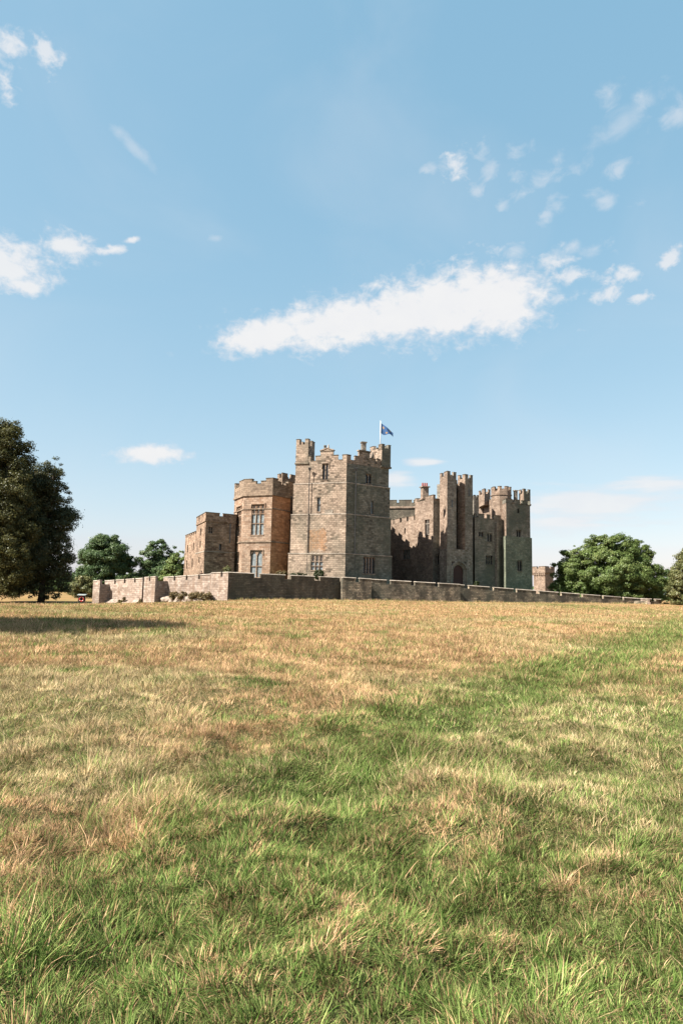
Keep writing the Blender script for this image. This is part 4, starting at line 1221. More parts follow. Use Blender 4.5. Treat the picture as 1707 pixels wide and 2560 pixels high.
# ------------------------------------------------------------------ people behind the wall
def person(xy, z, face, cloth, label, hgt=1.72):
    root = thing('person', (xy[0], xy[1], z), label, 'person', 'people behind the low wall')
    k = hgt / 1.72
    J = {'pel': (0, 0, .95), 'wst': (0, 0, 1.10), 'chs': (0, -.01, 1.32), 'nck': (0, 0, 1.47), 'hd0': (0, -.01, 1.56), 'hd1': (0, -.01, 1.66),
         'ls': (.18, 0, 1.40), 'le': (.25, -.02, 1.14), 'lw': (.24, -.14, .92), 'lh': (.24, -.18, .83), 'rs': (-.18, 0, 1.40), 're': (-.25, -.02, 1.14), 'rw': (-.24, -.14, .92), 'rh': (-.24, -.18, .83),
         'lk': (.10, -.02, .50), 'la': (.10, .02, .09), 'lt': (.12, -.14, .04), 'rk': (-.10, .0, .50), 'ra': (-.10, .03, .09), 'rt': (-.12, -.13, .04), 'lhip': (.09, 0, .88), 'rhip': (-.09, 0, .88)}
    E = [('pel', 'wst'), ('wst', 'chs'), ('chs', 'nck'), ('nck', 'hd0'), ('hd0', 'hd1'), ('chs', 'ls'), ('ls', 'le'), ('le', 'lw'), ('lw', 'lh'), ('chs', 'rs'), ('rs', 're'), ('re', 'rw'), ('rw', 'rh'),
         ('pel', 'lhip'), ('lhip', 'lk'), ('lk', 'la'), ('la', 'lt'), ('pel', 'rhip'), ('rhip', 'rk'), ('rk', 'ra'), ('ra', 'rt')]
    Rd = {'pel': .15, 'wst': .13, 'chs': .15, 'nck': .055, 'hd0': .085, 'hd1': .08, 'ls': .07, 'le': .045, 'lw': .032, 'lh': .035, 'rs': .07, 're': .045, 'rw': .032, 'rh': .035, 'lk': .06, 'la': .042, 'lt': .035, 'rk': .06, 'ra': .042, 'rt': .035, 'lhip': .09, 'rhip': .09}
    names = list(J)
    me = bpy.data.meshes.new('body')
    me.from_pydata([tuple(c * k for c in J[n]) for n in names], [(names.index(a), names.index(b)) for a, b in E], [])
    o = bpy.data.objects.new('body', me); col.objects.link(o)
    md = o.modifiers.new('skin', 'SKIN')
    if not me.skin_vertices: me.attributes.new('x', 'FLOAT', 'POINT')
    if me.skin_vertices:
        for i, n in enumerate(names):
            me.skin_vertices[0].data[i].radius = (Rd[n] * k, Rd[n] * k)
            me.skin_vertices[0].data[i].use_root = (n == 'pel')
    o.modifiers.new('smooth', 'SUBSURF').levels = 1
    dg = bpy.context.evaluated_depsgraph_get()
    m2 = bpy.data.meshes.new_from_object(o.evaluated_get(dg))
    o.modifiers.clear(); o.data = m2
    m2.materials.clear(); m2.materials.append(cloth); m2.materials.append(M_SKIN)
    for p in m2.polygons:
        c = p.center
        p.material_index = 1 if (c.z > 1.47 * k or (abs(c.x) > .2 * k and c.z < .95 * k)) else 0
        p.use_smooth = True
    o.parent = root
    hb = MB()
    rr_ = [(1.58, .092), (1.64, .104), (1.70, .095), (1.75, .055), (1.765, .01)]
    hb.tube([(0, .015, a_ * k) for a_, _ in rr_], [b_ * k for _, b_ in rr_], 12)
    ho = hb.build('hair', M_HAIR, None, Vector((0, 0, 0)), True); ho.parent = root
    root.rotation_euler = (0, 0, face)
    return root
def skin_ready(me): return bool(me.skin_vertices)
ppl = [(482.5, 1427.5, 'person in brown behind the pale wall, furthest from its corner', M_CLOTH_B, 0.4), (489.5, 1431.5, 'shorter person in brown standing between two others behind the wall', M_CLOTH_B, -0.4), (516, 1427, 'person in blue grey standing behind the pale wall nearest its corner', M_CLOTH_C, 0.0)]
for px, py, lab, cl, fc_ in ppl:
    s, _ = on_line(px, 1440, W576, W233)
    q = lerp2(W576, W233, s); q = (q[0] - nL[0] * 1.7, q[1] - nL[1] * 1.7)
    zt = zat(q, py)
    try:
        person(q, zt - 1.76, fc_, cl, lab)
    except Exception as ex_:
        print('person failed', ex_)

# ------------------------------------------------------------------ foliage
def leaf_material(name, c1, c2, c3, trans=0.36):
    m = bpy.data.materials.new(name); m.use_nodes = True
    t = NT(m.node_tree); t.n.clear()
    a = t.new('ShaderNodeAttribute', attribute_name='tint')
    s = t.new('ShaderNodeSeparateColor'); t.l.new(a.outputs['Color'], s.inputs[0])
    c = t.mix(s.outputs[0], c1, c2)
    c = t.mix(t.ramp(s.outputs[1], 0.72, 1.0), c, c3)
    c = t.mix(1.0, c, (ALB, ALB, ALB), 'MULTIPLY')
    d = t.new('ShaderNodeBsdfDiffuse'); t.l.new(c, d.inputs[0])
    tr = t.new('ShaderNodeBsdfTranslucent'); t.l.new(c, tr.inputs[0])
    g = t.new('ShaderNodeBsdfGlossy'); g.inputs['Roughness'].default_value = 0.45; g.inputs[0].default_value = (0.8, 0.85, 0.8, 1)
    mx = t.new('ShaderNodeMixShader'); mx.inputs[0].default_value = trans
    t.l.new(d.outputs[0], mx.inputs[1]); t.l.new(tr.outputs[0], mx.inputs[2])
    m2 = t.new('ShaderNodeMixShader'); m2.inputs[0].default_value = 0.02
    t.l.new(mx.outputs[0], m2.inputs[1]); t.l.new(g.outputs[0], m2.inputs[2])
    o = t.new('ShaderNodeOutputMaterial'); t.l.new(m2.outputs[0], o.inputs[0])
    return m
M_BARK = plain('bark', (0.075, 0.058, 0.042), 0.95, 0.45, 3.0)
L_DARK = leaf_material('copper_green_leaves', (0.071, 0.086, 0.036), (0.118, 0.122, 0.058), (0.205, 0.172, 0.083))
L_BRONZE = leaf_material('bronze_leaves', (0.078, 0.083, 0.026), (0.125, 0.121, 0.043), (0.188, 0.171, 0.064))
L_GREEN = leaf_material('fresh_green_leaves', (0.123, 0.194, 0.053), (0.211, 0.277, 0.085), (0.313, 0.351, 0.127))
L_DEEP = leaf_material('deep_green_leaves', (0.081, 0.148, 0.058), (0.138, 0.201, 0.077), (0.230, 0.274, 0.115))
L_OLIVE = leaf_material('olive_leaves', (0.146, 0.168, 0.060), (0.240, 0.240, 0.103), (0.343, 0.291, 0.137))
L_SCRUB = leaf_material('dry_scrub_leaves', (0.182, 0.130, 0.058), (0.247, 0.189, 0.091), (0.312, 0.247, 0.117))
L_TOPI = leaf_material('clipped_box_leaves', (0.035, 0.055, 0.016), (0.06, 0.075, 0.022), (0.09, 0.09, 0.03))

def leaf_cloud(lobes, n_leaf, size, seed, clump=0.32, per=34, fill=0.2, squash=0.8):
    """leaf quads in clumps over the surfaces of ellipsoid lobes [(centre, radii)]: verts, faces, tints"""
    rg = np.random.default_rng(seed)
    area = np.array([r[0] * r[1] + r[1] * r[2] + r[0] * r[2] for _, r in lobes]); area = area / area.sum()
    C, W_ = [], []
    for (c, r), a in zip(lobes, area):
        k = max(8, int(per * len(lobes) * a))
        d = rg.normal(size=(k, 3)); d /= np.linalg.norm(d, axis=1)[:, None]
        rad = np.where(rg.random(k) < fill, rg.uniform(0.2, 0.75, k), rg.uniform(0.78, 1.02, k))
        C.append(np.array(c) + d * np.array(r) * rad[:, None])
        W_.append(np.full(k, min(r)) * clump * rg.uniform(0.35, 1.35, k))
    C, W_ = np.concatenate(C), np.concatenate(W_)
    pr = W_ ** 2 / (W_ ** 2).sum()
    ci = rg.choice(len(C), n_leaf, p=pr)
    d = rg.normal(size=(n_leaf, 3)); d /= np.linalg.norm(d, axis=1)[:, None]
    rr = rg.uniform(0.25, 1.0, n_leaf) ** 0.6 * np.where(rg.random(n_leaf) < 0.22, rg.uniform(1.0, 1.5, n_leaf), 1.0)
    pos = C[ci] + d * (W_[ci] * rr)[:, None] * np.array([1.15, 1.15, squash])
    out_ = pos - np.mean(C, 0); out_ /= np.linalg.norm(out_, axis=1)[:, None] + 1e-9
    nrm = d * 1.0 + out_ * 0.6 + rg.normal(size=(n_leaf, 3)) * 0.7 + np.array([0, 0, 0.35])
    nrm /= np.linalg.norm(nrm, axis=1)[:, None]
    tg = np.cross(nrm, rg.normal(size=(n_leaf, 3))); tg /= np.linalg.norm(tg, axis=1)[:, None] + 1e-9
    bt = np.cross(nrm, tg)
    s = size * rg.uniform(0.6, 1.35, n_leaf)
    L = tg * s[:, None]; Wd = bt * (s * 0.62)[:, None]
    droop = nrm * (s * 0.18)[:, None]
    V = np.stack([pos - L * 0.6, pos - Wd * 0.6 + droop, pos + L * 0.6, pos + Wd * 0.6 + droop], 1).reshape(-1, 3)
    Fq = np.arange(n_leaf * 4).reshape(-1, 4)
    clump_t = rg.random(len(C))[ci]
    tint = np.stack([np.clip(0.5 * clump_t + 0.5 * rg.random(n_leaf), 0, 1), np.clip(rg.random(n_leaf) * 0.7 + clump_t * 0.35, 0, 1), np.zeros(n_leaf), np.ones(n_leaf)], 1)
    return V, Fq, np.repeat(tint, 4, 0)

def leaf_object(name, V, Fq, tint, mat, parent=None, origin=(0, 0, 0)):
    me = bpy.data.meshes.new(name)
    V = V - np.array(origin)
    me.vertices.add(len(V)); me.vertices.foreach_set('co', V.astype(np.float32).ravel())
    me.loops.add(Fq.size); me.loops.foreach_set('vertex_index', Fq.astype(np.int32).ravel())
    me.polygons.add(len(Fq)); me.polygons.foreach_set('loop_start', np.arange(0, Fq.size, Fq.shape[1], dtype=np.int32))
    me.update(calc_edges=True)
    at = me.attributes.new('tint', 'FLOAT_COLOR', 'POINT'); at.data.foreach_set('color', tint.astype(np.float32).ravel())
    me.materials.append(mat)
    o = bpy.data.objects.new(name, me); col.objects.link(o)
    if parent: o.parent = parent
    else: o.location = origin
    return o

def tree(name, base_px, D, lobes_px, mat, label, n=30000, leaf=0.42, seed=1, trunk_r=0.5, trunk_to=None, depth=0.8, group=None, clump=0.30, per=36, X=None, fill=0.2, cat='tree'):
    """lobes_px = (px, py, rx, ry, depth offset) in photograph pixels at the tree's distance"""
    base = XY(base_px[0], base_px[1], D) if X is None else X
    bz = float(terr(*base)) - 0.15
    root = thing(name, (base[0], base[1], bz), label, cat, group)
    k = D / F
    lobes = []
    for px, py, rx, ry, off in lobes_px:
        d_ = D + off
        c = P(px, py, d_)
        kk_ = d_ / F
        lobes.append(((c.x, c.y, c.z), (rx * kk_, rx * kk_ * depth, ry * kk_)))
    V, Fq, tint = leaf_cloud(lobes, n, leaf, seed, clump, per, fill)
    keep = V.reshape(-1, 4, 3)[:, :, 2].min(1) > bz + 0.1
    V = V.reshape(-1, 4, 3)[keep].reshape(-1, 3); tint = tint.reshape(-1, 4, 4)[keep].reshape(-1, 4); Fq = np.arange(len(V)).reshape(-1, 4)
    leaf_object('crown', V, Fq, tint, mat, root, (base[0], base[1], bz))
    mb = MB()
    rg = random.Random(seed)
    top = max(l[0][2] for l in lobes)
    cxm = sum(l[0][0] for l in lobes) / len(lobes); cym = sum(l[0][1] for l in lobes) / len(lobes)
    hgt = top - bz
    pts = [(base[0], base[1], bz), (base[0] + .05, base[1], bz + hgt * .08), (base[0] + (cxm - base[0]) * .15, base[1] + (cym - base[1]) * .15, bz + hgt * .3), (base[0] + (cxm - base[0]) * .5, base[1] + (cym - base[1]) * .5, bz + hgt * .62), (cxm, cym, bz + hgt * .95)]
    mb.tube(pts, [trunk_r * 1.35, trunk_r, trunk_r * .82, trunk_r * .45, .06], 10)
    for l in lobes:
        c = Vector(l[0])
        s = Vector(pts[2]) if c.z < bz + hgt * .6 else Vector(pts[3])
        mid = (s + c) / 2 + Vector((rg.uniform(-.4, .4), rg.uniform(-.4, .4), hgt * .03))
        mb.tube([s, mid, c], [trunk_r * .38, trunk_r * .24, .05], 7)
        for q in range(3):
            e = c + Vector((rg.uniform(-1, 1) * l[1][0], rg.uniform(-1, 1) * l[1][1], rg.uniform(-.3, .9) * l[1][2])) * .75
            mb.tube([mid, (mid + e) / 2 + Vector((0, 0, .2)), e], [trunk_r * .16, trunk_r * .1, .02], 5)
    part(mb, 'trunk', M_BARK, root, smooth=True)
    return root

# two big trees at the left edge
tree('broadleaf_tree', (103, 1505), 130, [(57, 1230, 79, 66, 2), (117, 1200, 46, 42, 0), (137, 1165, 24, 21, 1), (142, 1240, 35, 38, 0), (92, 1300, 84, 56, 1), (147, 1340, 37, 45, 0), (162, 1300, 20, 19, 1), (102, 1390, 73, 66, 1), (162, 1385, 22, 39, -1),
      (147, 1440, 37, 47, 0), (57, 1430, 65, 56, 2), (107, 1474, 73, 23, 0), (27, 1350, 65, 85, 3)], L_DARK,
     'very dark broad tree with foliage hanging low over its short trunk', 170000, 0.28, 3, 0.55, clump=0.34, per=60, fill=0.3)
tree('broadleaf_tree', (-18, 1505), 122, [(5, 1110, 62, 55, 0), (45, 1120, 34, 40, 0), (-60, 1130, 70, 80, 0), (30, 1075, 26, 24, 0), (30, 1215, 52, 38, -2), (55, 1190, 30, 26, -2), (-20, 1280, 70, 60, -2), (20, 1165, 60, 52, 0), (40, 1330, 50, 50, -1), (12, 1380, 58, 42, -3), (50, 1370, 30, 22, -3), (40, 1420, 44, 46, -2),
      (5, 1460, 52, 40, -3), (-60, 1400, 80, 90, 0), (70, 1260, 30, 40, 1)], L_BRONZE,
     'tallest dark tree with bronze tinged sunlit leaves, cut by the picture edge', 150000, 0.27, 4, 0.6, clump=0.34, per=60, fill=0.3)
# trees behind the wall
tree('broadleaf_tree', (262, 1490), 185, [(262, 1385, 52, 40, 0), (264, 1350, 34, 20, 0), (296, 1365, 18, 16, 0), (222, 1410, 28, 36, 0), (240, 1440, 50, 34, -2), (300, 1420, 36, 38, 2), (325, 1410, 22, 22, 1), (310, 1455, 40, 36, 0), (212, 1455, 20, 28, 0)], L_DEEP,
     'domed mid green tree behind the end of the pale wall', 90000, 0.33, 5, 0.55, clump=0.30, per=46)
tree('broadleaf_tree', (395, 1490), 190, [(395, 1372, 24, 22, 0), (378, 1400, 28, 32, 0), (412, 1405, 30, 34, 1), (434, 1385, 16, 16, 1), (400, 1445, 50, 40, 0), (372, 1430, 22, 34, 0)], L_DEEP,
     'narrower bluish green tree between the domed tree and the castle wing', 70000, 0.33, 6, 0.5, clump=0.30, per=46)
tree('broadleaf_tree', (440, 1490), 175, [(440, 1425, 26, 36, 0), (452, 1398, 18, 22, 0), (425, 1450, 24, 30, 0), (455, 1450, 20, 34, 0)], L_GREEN,
     'low bright green tree tucked against the brown castle wing', 16000, 0.45, 7, 0.35, clump=0.33, per=40)
tree('leafy_bush', (206, 1490), 178, [(206, 1462, 26, 22, 0), (225, 1475, 22, 18, 0), (190, 1478, 20, 16, 0)], L_OLIVE, 'yellow green bush behind the lifebuoy stand', 9000, 0.36, 8, 0.2, clump=0.4, per=40, cat='bush')
# big round tree at the right
tree('broadleaf_tree', (1535, 1512), 138, [(1532, 1375, 62, 38, 0), (1500, 1365, 42, 28, 0), (1585, 1385, 44, 34, 1), (1610, 1405, 32, 42, 0), (1432, 1382, 24, 28, 0), (1412, 1405, 30, 32, 0), (1446, 1394, 30, 26, 0), (1450, 1420, 52, 50, -1), (1525, 1430, 60, 56, -3), (1590, 1445, 58, 50, -1), (1632, 1460, 34, 38, 0),
      (1412, 1455, 32, 36, 0), (1400, 1470, 26, 24, 0), (1470, 1475, 52, 34, -2), (1555, 1480, 60, 30, -2), (1640, 1490, 36, 26, -1), (1600, 1495, 40, 20, 0), (1440, 1440, 40, 50, 4)], L_GREEN,
     'big round bright green tree behind the low end of the wall', 230000, 0.235, 9, 0.7, clump=0.25, per=60, fill=0.25)
tree('broadleaf_tree', (1735, 1512), 122, [(1712, 1388, 22, 18, 0), (1748, 1402, 46, 40, 0), (1705, 1420, 26, 34, 0), (1745, 1440, 60, 50, 0), (1695, 1475, 32, 26, 0), (1700, 1500, 34, 18, 0), (1730, 1490, 50, 30, -1)], L_OLIVE,
     'olive green tree cut by the picture edge beyond the end of the wall', 80000, 0.25, 10, 0.5, clump=0.30, per=50)
tree('broadleaf_tree', (1672, 1505), 235, [(1672, 1448, 26, 20, 0), (1660, 1475, 26, 24, 0), (1690, 1470, 26, 26, 0)], L_DEEP,
     'far bluish green tree seen in the gap beside the olive green tree', 12000, 0.6, 12, 0.4, clump=0.34, per=40)
# tree outside the frame whose shade lies across the meadow
tree('broadleaf_tree', (0, 0), 25, [], L_DEEP, '', 1, 0.3, 13) if False else None

def free_tree(name, xy, h_, r_, mat, label, n, leaf, seed):
    bz = float(terr(*xy)) - 0.1
    root = thing(name, (xy[0], xy[1], bz), label, 'tree')
    rg = np.random.default_rng(seed)
    lobes = [((xy[0] + rg.uniform(-.5, .5) * r_, xy[1] + rg.uniform(-.5, .5) * r_, bz + h_ * z_), (r_ * s_, r_ * s_, h_ * .18)) for z_, s_ in ((.34, .75), (.42, .8), (.5, .85), (.58, .8), (.66, .7), (.76, .6), (.86, .42))]
    V, Fq, tint = leaf_cloud(lobes, n, leaf, seed, 0.45, 90, 0.4)
    leaf_object('crown', V, Fq, tint, mat, root, (xy[0], xy[1], bz))
    mb = MB()
    mb.tube([(xy[0], xy[1], bz), (xy[0] + .1, xy[1], bz + h_ * .3), (xy[0], xy[1], bz + h_ * .85)], [.4, .3, .05], 9)
    for l in lobes:
        mb.tube([(xy[0], xy[1], bz + h_ * .28), ((xy[0] + l[0][0]) / 2, (xy[1] + l[0][1]) / 2, l[0][2] - .6), l[0]], [.14, .1, .03], 6)
    part(mb, 'trunk', M_BARK, root, smooth=True)
    return root
free_tree('broadleaf_tree', (-21.0, 21.0), 15.5, 5.2, L_DEEP, 'meadow tree outside the picture whose shade crosses the grass', 30000, 0.34, 14)

# distant woodland closing the view
rgw = np.random.default_rng(5)
lob = []
for k in range(150):
    an = -0.75 + 1.5 * k / 149
    dd = 330 + rgw.uniform(-25, 60)
    hh = rgw.uniform(5.0, 8.5)
    lob.append(((dd * math.sin(an), dd * math.cos(an), hh * .55 - 2.0), (rgw.uniform(7, 12), rgw.uniform(6, 9), hh * .6)))
V, Fq, tint = leaf_cloud(lob, 90000, 1.1, 6, 0.4, 24, 0.1)
fw = leaf_object('distant_woodland', V, Fq, tint, L_DEEP)
tag(fw, 'far line of woodland beyond the castle', 'woodland', kind='stuff')

# shrubs along the wall, behind it and boulders at its foot
def shrub(px, py, D, rx, ry, mat, label, seed, n=900, leaf=0.16, name='shrub', group=None, zoff=0.0, xy=None):
    c = P(px, py, D)
    k = D / F
    base_z = c.z - ry * k
    n = n * 2
    root = thing(name, (c.x, c.y, base_z), label, 'shrub', group)
    lob_ = [((c.x, c.y, c.z), (rx * k * .8, rx * k * .7, ry * k * .8)), ((c.x - rx * k * .4, c.y, c.z - ry * k * .25), (rx * k * .55, rx * k * .55, ry * k * .7)), ((c.x + rx * k * .45, c.y, c.z - ry * k * .2), (rx * k * .5, rx * k * .5, ry * k * .75))]
    V, Fq, tint = leaf_cloud(lob_, n, leaf, seed, 0.42, 22, 0.3)
    leaf_object('foliage', V, Fq, tint, mat, root, (c.x, c.y, base_z))
    mb = MB()
    for q in range(4):
        an_ = q * 1.6 + seed
        mb.tube([(c.x, c.y, base_z - .25), (c.x + .12 * math.cos(an_), c.y + .12 * math.sin(an_), c.z - ry * k * .3), (c.x + rx * k * .6 * math.cos(an_), c.y + rx * k * .4 * math.sin(an_), c.z + ry * k * .4)], [.04, .03, .012], 5)
    part(mb, 'stem', M_BARK, root)
    return root
def Dl(px): return on_left(px)[1]
gsh = 'dry shrubs at the foot of the pale wall'
shrub(302, 1504, Dl(302) - 1.4, 8, 8, L_SCRUB, 'small dry shrub with one taller shoot below the two buttresses', 21, 700, .14, group=gsh)
shrub(311, 1497, Dl(311) - 1.4, 4, 6, L_SCRUB, 'spindly dry shoot standing just beside the small dry shrub', 22, 300, .12, group=gsh)
shrub(351, 1503, Dl(351) - 1.4, 5, 7, L_SCRUB, 'tiny dry shrub against the side of the middle buttress', 23, 350, .13, group=gsh)
shrub(399, 1500, Dl(399) - 1.0, 7, 6, L_SCRUB, 'dry shrub in the shade of the middle buttress', 24, 500, .13, group=gsh)
shrub(436, 1488, Dl(436) - 2.2, 13, 11, L_SCRUB, 'brown shrub above the boulders closest to the middle buttress', 25, 900, .15, group=gsh)
shrub(457, 1489, Dl(457) - 2.2, 15, 10, L_SCRUB, 'brown shrub second along from the middle buttress above the boulders', 26, 900, .15, group=gsh)
shrub(486, 1489, Dl(486) - 2.2, 17, 13, L_SCRUB, 'tallest brown shrub above the boulders', 27, 1100, .15, group=gsh)
shrub(514, 1490, Dl(514) - 2.2, 21, 11, L_SCRUB, 'wide brown shrub against the corner bastion', 28, 1300, .15, group=gsh)
def boulder(px, py, D, rx, ry, label, seed):
    c = P(px, py, D); k = D / F
    import bmesh
    bm = bmesh.new(); bmesh.ops.create_icosphere(bm, subdivisions=3, radius=1.0)
    rg = np.random.default_rng(seed); ph = rg.uniform(0, 6, 6)
    for v in bm.verts:
        p = v.co.copy()
        f = 1 + 0.16 * math.sin(p.x * 3 + ph[0]) * math.sin(p.y * 2.5 + ph[1]) + 0.12 * math.sin(p.z * 4 + ph[2] + p.x * 2) + 0.05 * math.sin(p.x * 9 + ph[3]) * math.sin(p.z * 8 + ph[4])
        v.co = Vector((p.x * rx * k * f, p.y * rx * k * .8 * f, p.z * ry * k * f))
    me = bpy.data.meshes.new('boulder'); bm.to_mesh(me); bm.free()
    me.uv_layers.new(name='UVMap')
    me.materials.append(M_ROCK)
    o = bpy.data.objects.new('boulder', me); col.objects.link(o); o.location = c
    return tag(o, label, 'boulder', 'pale boulders at the wall foot')
M_ROCK = plain('pale_rock', (0.40, 0.32, 0.26), 0.95, 0.4, 2.0)
boulder(416, 1502, Dl(416) - 1.2, 17, 13, 'pale boulder touching the middle buttress', 1)
boulder(434, 1503, Dl(434) - 1.5, 14, 9, 'small pale boulder second from the middle buttress', 2)
boulder(449, 1502, Dl(449) - 1.4, 15, 12, 'middle boulder of the pale row under the brown shrubs', 3)
boulder(473, 1502, Dl(473) - 1.4, 19, 14, 'broad pale boulder under the tallest brown shrub', 4)
boulder(499, 1501, Dl(499) - 1.4, 18, 13, 'pale boulder under the wide brown shrub', 5)
boulder(522, 1500, Dl(522) - 1.3, 13, 15, 'pale boulder beside the corner bastion', 6)
# topiary and garden shrubs on the lawn
def dome(px, py, D, rx, ry, label, seed):
    c = P(px, py, D); k = D / F
    root = thing('topiary_bush', (c.x, c.y, c.z - ry * k), label, 'bush')
    V, Fq, tint = leaf_cloud([((c.x, c.y, c.z), (rx * k, rx * k, ry * k))], 5000, 0.10, seed, 0.16, 260, 0.0)
    leaf_object('foliage', V, Fq, tint, L_TOPI, root, (c.x, c.y, c.z - ry * k))
    mb = MB(); mb.tube([(c.x, c.y, c.z - ry * k * 1.9), (c.x, c.y, c.z - ry * k * .5), (c.x, c.y, c.z + ry * k * .2)], [.1, .08, .04], 8)
    part(mb, 'stem', M_BARK, root)
dome(797, 1437, 107.5, 12.5, 13, 'clipped round green bush in front of the square tower', 31)
shrub(703, 1432, 106.5, 16, 7, L_SCRUB, 'low greyish shrub in front of the octagonal tower', 32, 900, .13)
shrub(745, 1436, 107, 26, 4.5, L_TOPI, 'long low clipped hedge at the foot of the square tower', 33, 1600, .12, name='hedge')
shrub(568, 1424, 113.5, 10, 11, L_OLIVE, 'yellow green shrub at the corner beside the octagonal tower', 34, 900, .14)
shrub(1191, 1459, 122, 7, 7, L_TOPI, 'dark shrub in shade beside the arched doorway', 35, 700, .14)

# ------------------------------------------------------------------ meadow grass
def blades(x, y, h, wd, lean, ang, bend, segs):
    n = len(x)
    z = terr(x, y)
    lx_, ly_ = np.cos(ang), np.sin(ang)
    fa = ang + np.pi / 2 + RNG.normal(0, 0.7, n)
    wx, wy = np.cos(fa), np.sin(fa)
    ts = np.linspace(0, 1, segs + 1)
    out = []
    for i, tt in enumerate(ts):
        th = lean + bend * tt                       # angle from vertical grows along the blade
        # integrate roughly with the mean angle
        tm = lean + bend * tt * 0.5
        d = h * tt * np.sin(tm); u = h * tt * np.cos(tm)
        cx_b, cy_b, cz_b = x + lx_ * d, y + ly_ * d, z + np.maximum(u, 0.015 * tt) - 0.01
        if i < segs:
            w2_ = wd * 0.5 * (1 - 0.55 * tt)
            out.append(np.stack([cx_b - wx * w2_, cy_b - wy * w2_, cz_b], 1)); out.append(np.stack([cx_b + wx * w2_, cy_b + wy * w2_, cz_b], 1))
        else:
            out.append(np.stack([cx_b, cy_b, cz_b], 1))
    V = np.stack(out, 1)                             # n, 2*segs+1, 3
    return V

def ground_points(n, d0, d1, half):
    y = np.sqrt(RNG.uniform(d0 * d0, d1 * d1, n))
    return RNG.uniform(-half, half, n) * y, y

def scatter(d0, d1, dens, per, spread, wmul, segs, half=0.68):
    """grass between d0 and d1 metres out: tufts of per blades, each tuft with its own kind, height and lie, and thin filler between"""
    area = half * (d1 * d1 - d0 * d0)
    n = int(area * dens)
    nt = max(1, int(n * 0.72 / per))
    tx, ty = ground_points(nt, d0, d1, half)
    tg, thue, ttone = grass_mix(tx, ty)
    rank = sst(fbm(tx * 1.5 + 7, ty * 1.5, 131, 3), 0.52, 0.70)
    far = sst(ty, 7, 24)
    rl = (relief(tx, ty) - 0.5) * (1 - sst(ty, 7, 16))          # straw dries out on the hummocks, green stays in the hollows
    t_green = RNG.random(nt) < (0.05 + 0.90 * tg - 0.9 * rl)
    t_h = (0.046 + 0.064 * RNG.random(nt) ** 1.5) * (1 + 1.15 * rank) + 0.075 * far
    t_dir = fbm(tx * 0.9, ty * 0.9, 101, 3) * 5 * np.pi + RNG.normal(0, 0.8, nt)
    t_lay = np.clip(RNG.normal(0.55, 0.45, nt), 0, 1.25) * (1 - 0.45 * far)
    t_r = spread * RNG.uniform(0.5, 1.4, nt) * (1 + 0.5 * rank)
    t_tone = np.clip(ttone * 0.5 + RNG.normal(0, 0.16, nt), 0, 1)
    k = RNG.integers(0, nt, int(n * 0.72))
    m = len(k)
    ra, rd = RNG.uniform(0, 2 * np.pi, m), np.sqrt(RNG.random(m))
    x1 = tx[k] + np.cos(ra) * rd * t_r[k]; y1 = ty[k] + np.sin(ra) * rd * t_r[k]
    vx = np.cos(ra) * (0.25 + 0.75 * rd) * 0.7 + np.cos(t_dir[k]) * t_lay[k] * 1.5 + RNG.normal(0, 0.25, m)
    vy = np.sin(ra) * (0.25 + 0.75 * rd) * 0.7 + np.sin(t_dir[k]) * t_lay[k] * 1.5 + RNG.normal(0, 0.25, m)
    lean1 = np.clip(0.55 * np.hypot(vx, vy), 0.02, 1.35); ang1 = np.arctan2(vy, vx)
    h1 = t_h[k] * RNG.uniform(0.55, 1.25, m)
    g1 = np.where(RNG.random(m) < 0.86, t_green[k], ~t_green[k]); tone1, hue1 = t_tone[k], thue[k]
    q = n - m                                          # filler
    x2, y2 = ground_points(q, d0, d1, half)
    gg, hue2, tn2 = grass_mix(x2, y2)
    g2 = RNG.random(q) < (0.10 + 0.66 * gg)
    ang2 = RNG.uniform(0, 2 * np.pi, q); lean2 = np.abs(RNG.normal(0.5, 0.45, q)).clip(0, 1.4)
    h2 = 0.035 + 0.05 * RNG.random(q) + 0.06 * sst(y2, 7, 24)
    x, y = np.concatenate([x1, x2]), np.concatenate([y1, y2])
    h, lean, ang = np.concatenate([h1, h2]), np.concatenate([lean1, lean2]), np.concatenate([ang1, ang2])
    green, tone, hue = np.concatenate([g1, g2]), np.concatenate([tone1, tn2 * 0.42]), np.concatenate([hue1, hue2])
    n = len(x)
    h = np.where(RNG.random(n) < 0.02, h * 2.0, h)
    wd = (0.0018 + 0.0028 * RNG.random(n)) * wmul
    wd = np.where(green, wd * 1.2, wd * 0.85)
    wd = np.where(RNG.random(n) < 0.06, wd * 1.9, wd)
    V = blades(x, y, h, wd, lean, ang, RNG.uniform(0.1, 1.3, n), segs)
    dead = RNG.random(n) < 0.13
    r = np.where(dead, -0.6, RNG.random(n) ** 1.1)
    tint = np.stack([np.where(dead, 0.0, green.astype(float)), r, np.clip(tone, 0, 1), hue], 1)
    return V, tint

